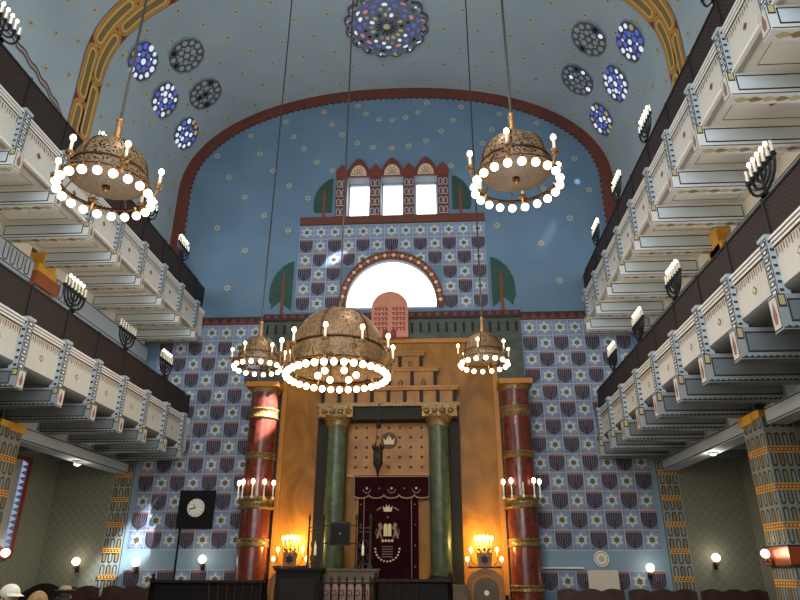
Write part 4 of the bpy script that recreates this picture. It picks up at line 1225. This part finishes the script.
# dark lectern box
lb = thing('lectern', (-1.52, -4.2, 0), 'tall dark boxy lectern in front of the left amber lamp', 'lectern')
m = MB(); m.box(-1.96, -1.07, -4.2, -3.75, 0, 1.6, 'wood_black'); m.build('body', lb)
m = MB(); m.box(-2.0, -1.03, -4.24, -3.7, 1.6, 1.65, 'wood_black'); m.build('top', lb)
m = MB(); m.box(-1.86, -1.17, -4.215, -4.2, .25, 1.45, 'wood_dark'); m.build('front_panel', lb)
# iron railing with balusters
rl = thing('iron_railing', (-.55, -4.3, 0), 'low iron railing with scrolled balusters before the pink wall', 'railing')
m = MB(); m.box(-1.0, -.02, -4.32, -4.28, 1.36, 1.40, 'iron'); m.box(-1.0, -.02, -4.32, -4.28, .1, .14, 'iron'); m.build('rails', rl)
for k in range(7):
    x = -.97 + .155 * k
    m = MB(); m.lathe([(.016, 0), (.016, 1.3), (.04, 1.36), (.016, 1.42), (.03, 1.46), (.0, 1.52)], (x, -4.3, 0), 'iron', 8)
    m.stroke(arc(x + .05, 1.2, .05, 0, 2*pi, 12)[:-1], .016, lambda u, v, d: (u, -4.3, v), 0, 'iron', True) if k < 6 else None
    m.build('baluster', rl)
# fronts of the bimah with big menorah ironwork
def bimah_front(x0, x1, y, zt, label, cx):
    r = thing('bimah_front', ((x0 + x1) / 2, y, 0), label, 'bench')
    m = MB(); m.box(x0, x1, y, y + .06, 0, zt - .05, 'wood_black'); m.build('panel', r)
    m = MB(); m.box(x0 - .02, x1 + .02, y - .08, y + .1, zt - .05, zt, 'wood_dark'); m.build('top_rail', r)
    m = MB()
    for q in (.16, .34, .52):
        m.tube([(cx - q, y - .03, zt - .06)] + [(cx + q * cos(a), y - .03, zt - .3 + q * sin(a)) for a in [pi + pi * i / 14 for i in range(15)]] + [(cx + q, y - .03, zt - .06)], .022, 'bronze_dark', 6)
    m.tube([(cx, y - .03, zt - .06), (cx, y - .03, .3)], .022, 'bronze_dark', 6)
    m.build('menorah_ironwork', r)
    for x in (x0, x1):
        m = MB(); m.lathe([(.05, 0), (.05, zt - .02), (.07, zt), (.03, zt + .05), (.045, zt + .09), (.0, zt + .13)], (x, y, 0), 'wood_black', 10); m.build('post', r)
bimah_front(-4.45, -2.15, -4.2, 1.42, 'dark wooden bimah front with menorah ironwork left of the lectern', -2.75)
bimah_front(.05, 1.52, -4.1, 1.45, 'dark wooden bimah front with menorah ironwork before the ark curtain', .35)

# ------------------------------------------------------------------ people (only the tops of the heads reach the frame)
def person(loc, h, label, hair, cap, shirt, face):
    """standing figure, head height h, facing direction 'face' (radians, 0 = towards the ark)"""
    root = thing('person', loc, label, 'person')
    k = h / 1.62
    sk = [((0, 0, .92), .14), ((0, 0, 1.05), .125), ((0, 0, 1.22), .145), ((0, .0, 1.35), .12), ((0, .0, 1.42), .055), ((0, .01, 1.47), .052),
          ((.17, 0, 1.33), .06), ((.23, .0, 1.10), .045), ((.22, .08, .88), .035), ((.215, .11, .80), .035),
          ((-.17, 0, 1.33), .06), ((-.23, .0, 1.10), .045), ((-.22, .08, .88), .035), ((-.215, .11, .80), .035),
          ((.09, 0, .85), .095), ((.10, .01, .48), .065), ((.10, -.01, .10), .045), ((.11, .12, .04), .035),
          ((-.09, 0, .85), .095), ((-.10, .01, .48), .065), ((-.10, -.01, .10), .045), ((-.11, .12, .04), .035)]
    ed = [(0,1),(1,2),(2,3),(3,4),(4,5),(3,6),(6,7),(7,8),(8,9),(3,10),(10,11),(11,12),(12,13),(0,14),(14,15),(15,16),(16,17),(0,18),(18,19),(19,20),(20,21)]
    me = bpy.data.meshes.new('body'); me.from_pydata([tuple(c * k for c in p) for p, _ in sk], ed, [])
    ob = bpy.data.objects.new('body', me); COL.objects.link(ob)
    md = ob.modifiers.new('skin', 'SKIN'); md.use_smooth_shade = True
    for i, (_, r) in enumerate(sk): me.skin_vertices[0].data[i].radius = (r * k, r * k)
    me.skin_vertices[0].data[0].use_root = True
    sd = ob.modifiers.new('sub', 'SUBSURF'); sd.levels = 1; sd.render_levels = 2
    me.materials.append(MATS[shirt])
    ob.parent = root; WORLD[ob.name] = tuple(loc)
    def F(p): return (loc[0] + p[0] * k, loc[1] + p[1] * k, loc[2] + p[2] * k)
    def ballk(m, p, r, mt, n, sc): m.ball(F(p), r * k, mt, n, sc)
    hd = MB(); ballk(hd, (0, .0, 1.54), .1, 'skin', 18, (.78, .92, 1.12)); ballk(hd, (0, .02, 1.48), .07, 'skin', 14, (.85, .9, 1.0))
    hd.add([F(p) for p in ((-.016, .09, 1.515), (.016, .09, 1.515), (0, .118, 1.518), (0, .088, 1.56))], [(0, 1, 2), (0, 2, 3), (1, 3, 2)], 'skin', False)
    for sx in (-1, 1):
        ballk(hd, (sx * .08, -.005, 1.53), .025, 'skin', 8, (.4, .7, 1.1)); ballk(hd, (sx * .032, .082, 1.545), .011, 'clock_white', 8, (1, .6, .8)); ballk(hd, (sx * .032, .089, 1.545), .005, 'hair_dark', 6, (1, .6, 1))
    ballk(hd, (0, .085, 1.475), .022, 'tile_rust', 8, (1, .4, .3))
    hd.build('head', root)
    hr = MB(); ballk(hr, (0, -.018, 1.565), .106, hair, 18, (.82, .93, 1.05)); ballk(hr, (0, -.05, 1.50), .085, hair, 14, (.9, .7, 1.1)); hr.build('hair', root)
    if cap == 'cap':
        m = MB(); ballk(m, (0, -.005, 1.595), .112, 'cap_cloth', 20, (.84, .98, .82)); m.build('cap', root)
        m = MB(); m.add([F((.09 * sin(a) * (1 if r == 0 else 1.0), (.085 + .1 * r) * cos(a) + .01, 1.595 - .03 * r)) for r in (0, .5, 1) for a in [(-1.2 + 2.4 * i / 10) for i in range(11)]],
                        [(i + j*11, i + 1 + j*11, i + 12 + j*11, i + 11 + j*11) for j in range(2) for i in range(10)], 'cap_cloth', True); m.build('cap_peak', root)
        m = MB(); m.lathe([(.092 * k, 0), (.093 * k, .025 * k)], F((0, -.005, 1.585)), 'cap_band', 20); m.build('cap_band', root)
    if cap == 'hat':
        m = MB(); m.lathe([(.0, .08 * k), (.06 * k, .075 * k), (.09 * k, .03 * k), (.094 * k, 0)], F((0, -.01, 1.60)), 'shirt_tan', 18); m.build('hat_crown', root)
        m = MB(); m.lathe([(.09 * k, .0), (.14 * k, .01 * k), (.135 * k, .03 * k)], F((0, -.01, 1.60)), 'shirt_brown', 18); m.build('hat_brim', root)
    root.rotation_euler = (0, 0, face)
    return root
person((-2.75, -11.5, 0), 1.42, 'person in a pale peaked cap at the lower left corner', 'hair_dark', 'cap', 'shirt_navy', -1.9)
person((-1.87, -12.5, 0), 1.40, 'fair-haired bareheaded person at the lower left', 'hair_blonde', None, 'shirt_brown', 0)
person((-3.15, -9.8, 0), 1.38, 'person in a tan and brown hat beyond the fair-haired person', 'hair_dark', 'hat', 'shirt_tan', .4)

# ------------------------------------------------------------------ daylight and fill lights
def area(name, loc, target, sx, sy, e, col):
    L = bpy.data.lights.new(name, 'AREA'); L.shape = 'RECTANGLE'; L.size = sx; L.size_y = sy; L.energy = e; L.color = col
    o = bpy.data.objects.new(name, L); COL.objects.link(o); o.location = loc
    o.rotation_euler = (Vector(target) - Vector(loc)).to_track_quat('-Z', 'Y').to_euler(); return o
# broad cool fill added behind the viewer; the rear wall has no windows
area('rear_fill', (0, -22.6, 9.5), (0, -5, 8.0), 8.0, 7.0, 1350, (.80, .90, 1.0))
# long cool fill lights added along both galleries, where no windows stand
for s in (-1, 1):
    area('upper_gallery_fill', (s * 6.8, -8.0, 10.2), (-s * 4, -8, 8.5), 12.0, 1.4, 330, (.84, .92, 1.0))
    area('lower_gallery_fill', (s * 9.2, -8.0, 6.6), (0, -8, 6.0), 14.0, 1.2, 160, (.84, .92, 1.0))
# daylight through the end-wall windows
for c, w in WIN: area('end_window_daylight', (c, .38, 12.9), (c, -6, 10.0), .6, 1.2, 7, (.9, .95, 1.0))
area('lunette_daylight', (0, .12, 9.8), (0, -6, 7.0), 2.0, .9, 22, (.9, .95, 1.0))
# sunlight through single rosettes, falling as streaks on the end wall
def sunbeam(loc, target, deg, e):
    L = bpy.data.lights.new('rosette_sunbeam', 'SPOT'); L.spot_size = radians(deg); L.spot_blend = .7; L.energy = e; L.color = (.86, .93, 1.0); L.shadow_soft_size = .03
    o = bpy.data.objects.new('rosette_sunbeam', L); COL.objects.link(o); o.location = loc
    o.rotation_euler = (Vector(target) - Vector(loc)).to_track_quat('-Z', 'Y').to_euler()
sunbeam((6.5, -4.4, 14.6), (-6.1, 0, 2.95), 4.2, 170000)
sunbeam((6.55, -2.8, 14.65), (6.05, 0, 13.3), 4, 700)
sunbeam((6.55, -1.14, 14.65), (4.97, 0, 11.4), 6, 420)
sunbeam((5.7, -3.6, 15.6), (-1.8, 0, 10.7), 2.4, 26000)
w = bpy.data.worlds.new('world'); S.world = w; w.use_nodes = True
w.node_tree.nodes['Background'].inputs['Color'].default_value = lin((170, 190, 220)); w.node_tree.nodes['Background'].inputs['Strength'].default_value = .3

# ------------------------------------------------------------------ camera
cam = bpy.data.cameras.new('camera'); cam.sensor_width = 36; cam.lens = 637.6 / 800 * 36; cam.clip_end = 100
co = bpy.data.objects.new('camera', cam); COL.objects.link(co)
yaw, pitch, roll = .0578, .4018, .0029
fwd = Vector((-sin(yaw) * cos(pitch), cos(yaw) * cos(pitch), sin(pitch))); rt = Vector((cos(yaw), sin(yaw), 0)); up = rt.cross(fwd)
r2 = rt * cos(roll) + up * sin(roll); u2 = -rt * sin(roll) + up * cos(roll)
M = Matrix((r2, u2, -fwd)).transposed().to_4x4(); M.translation = (1.31, -17.92, 1.6)
co.matrix_world = M
S.camera = co
S.view_settings.view_transform = 'Standard'; S.view_settings.look = 'None'; S.view_settings.gamma = 1.0; S.view_settings.use_curve_mapping = False
S.view_settings.exposure = 0.0
S.cycles.sample_clamp_indirect = 4.0
S.cycles.max_bounces = 6
S.cycles.transparent_max_bounces = 8
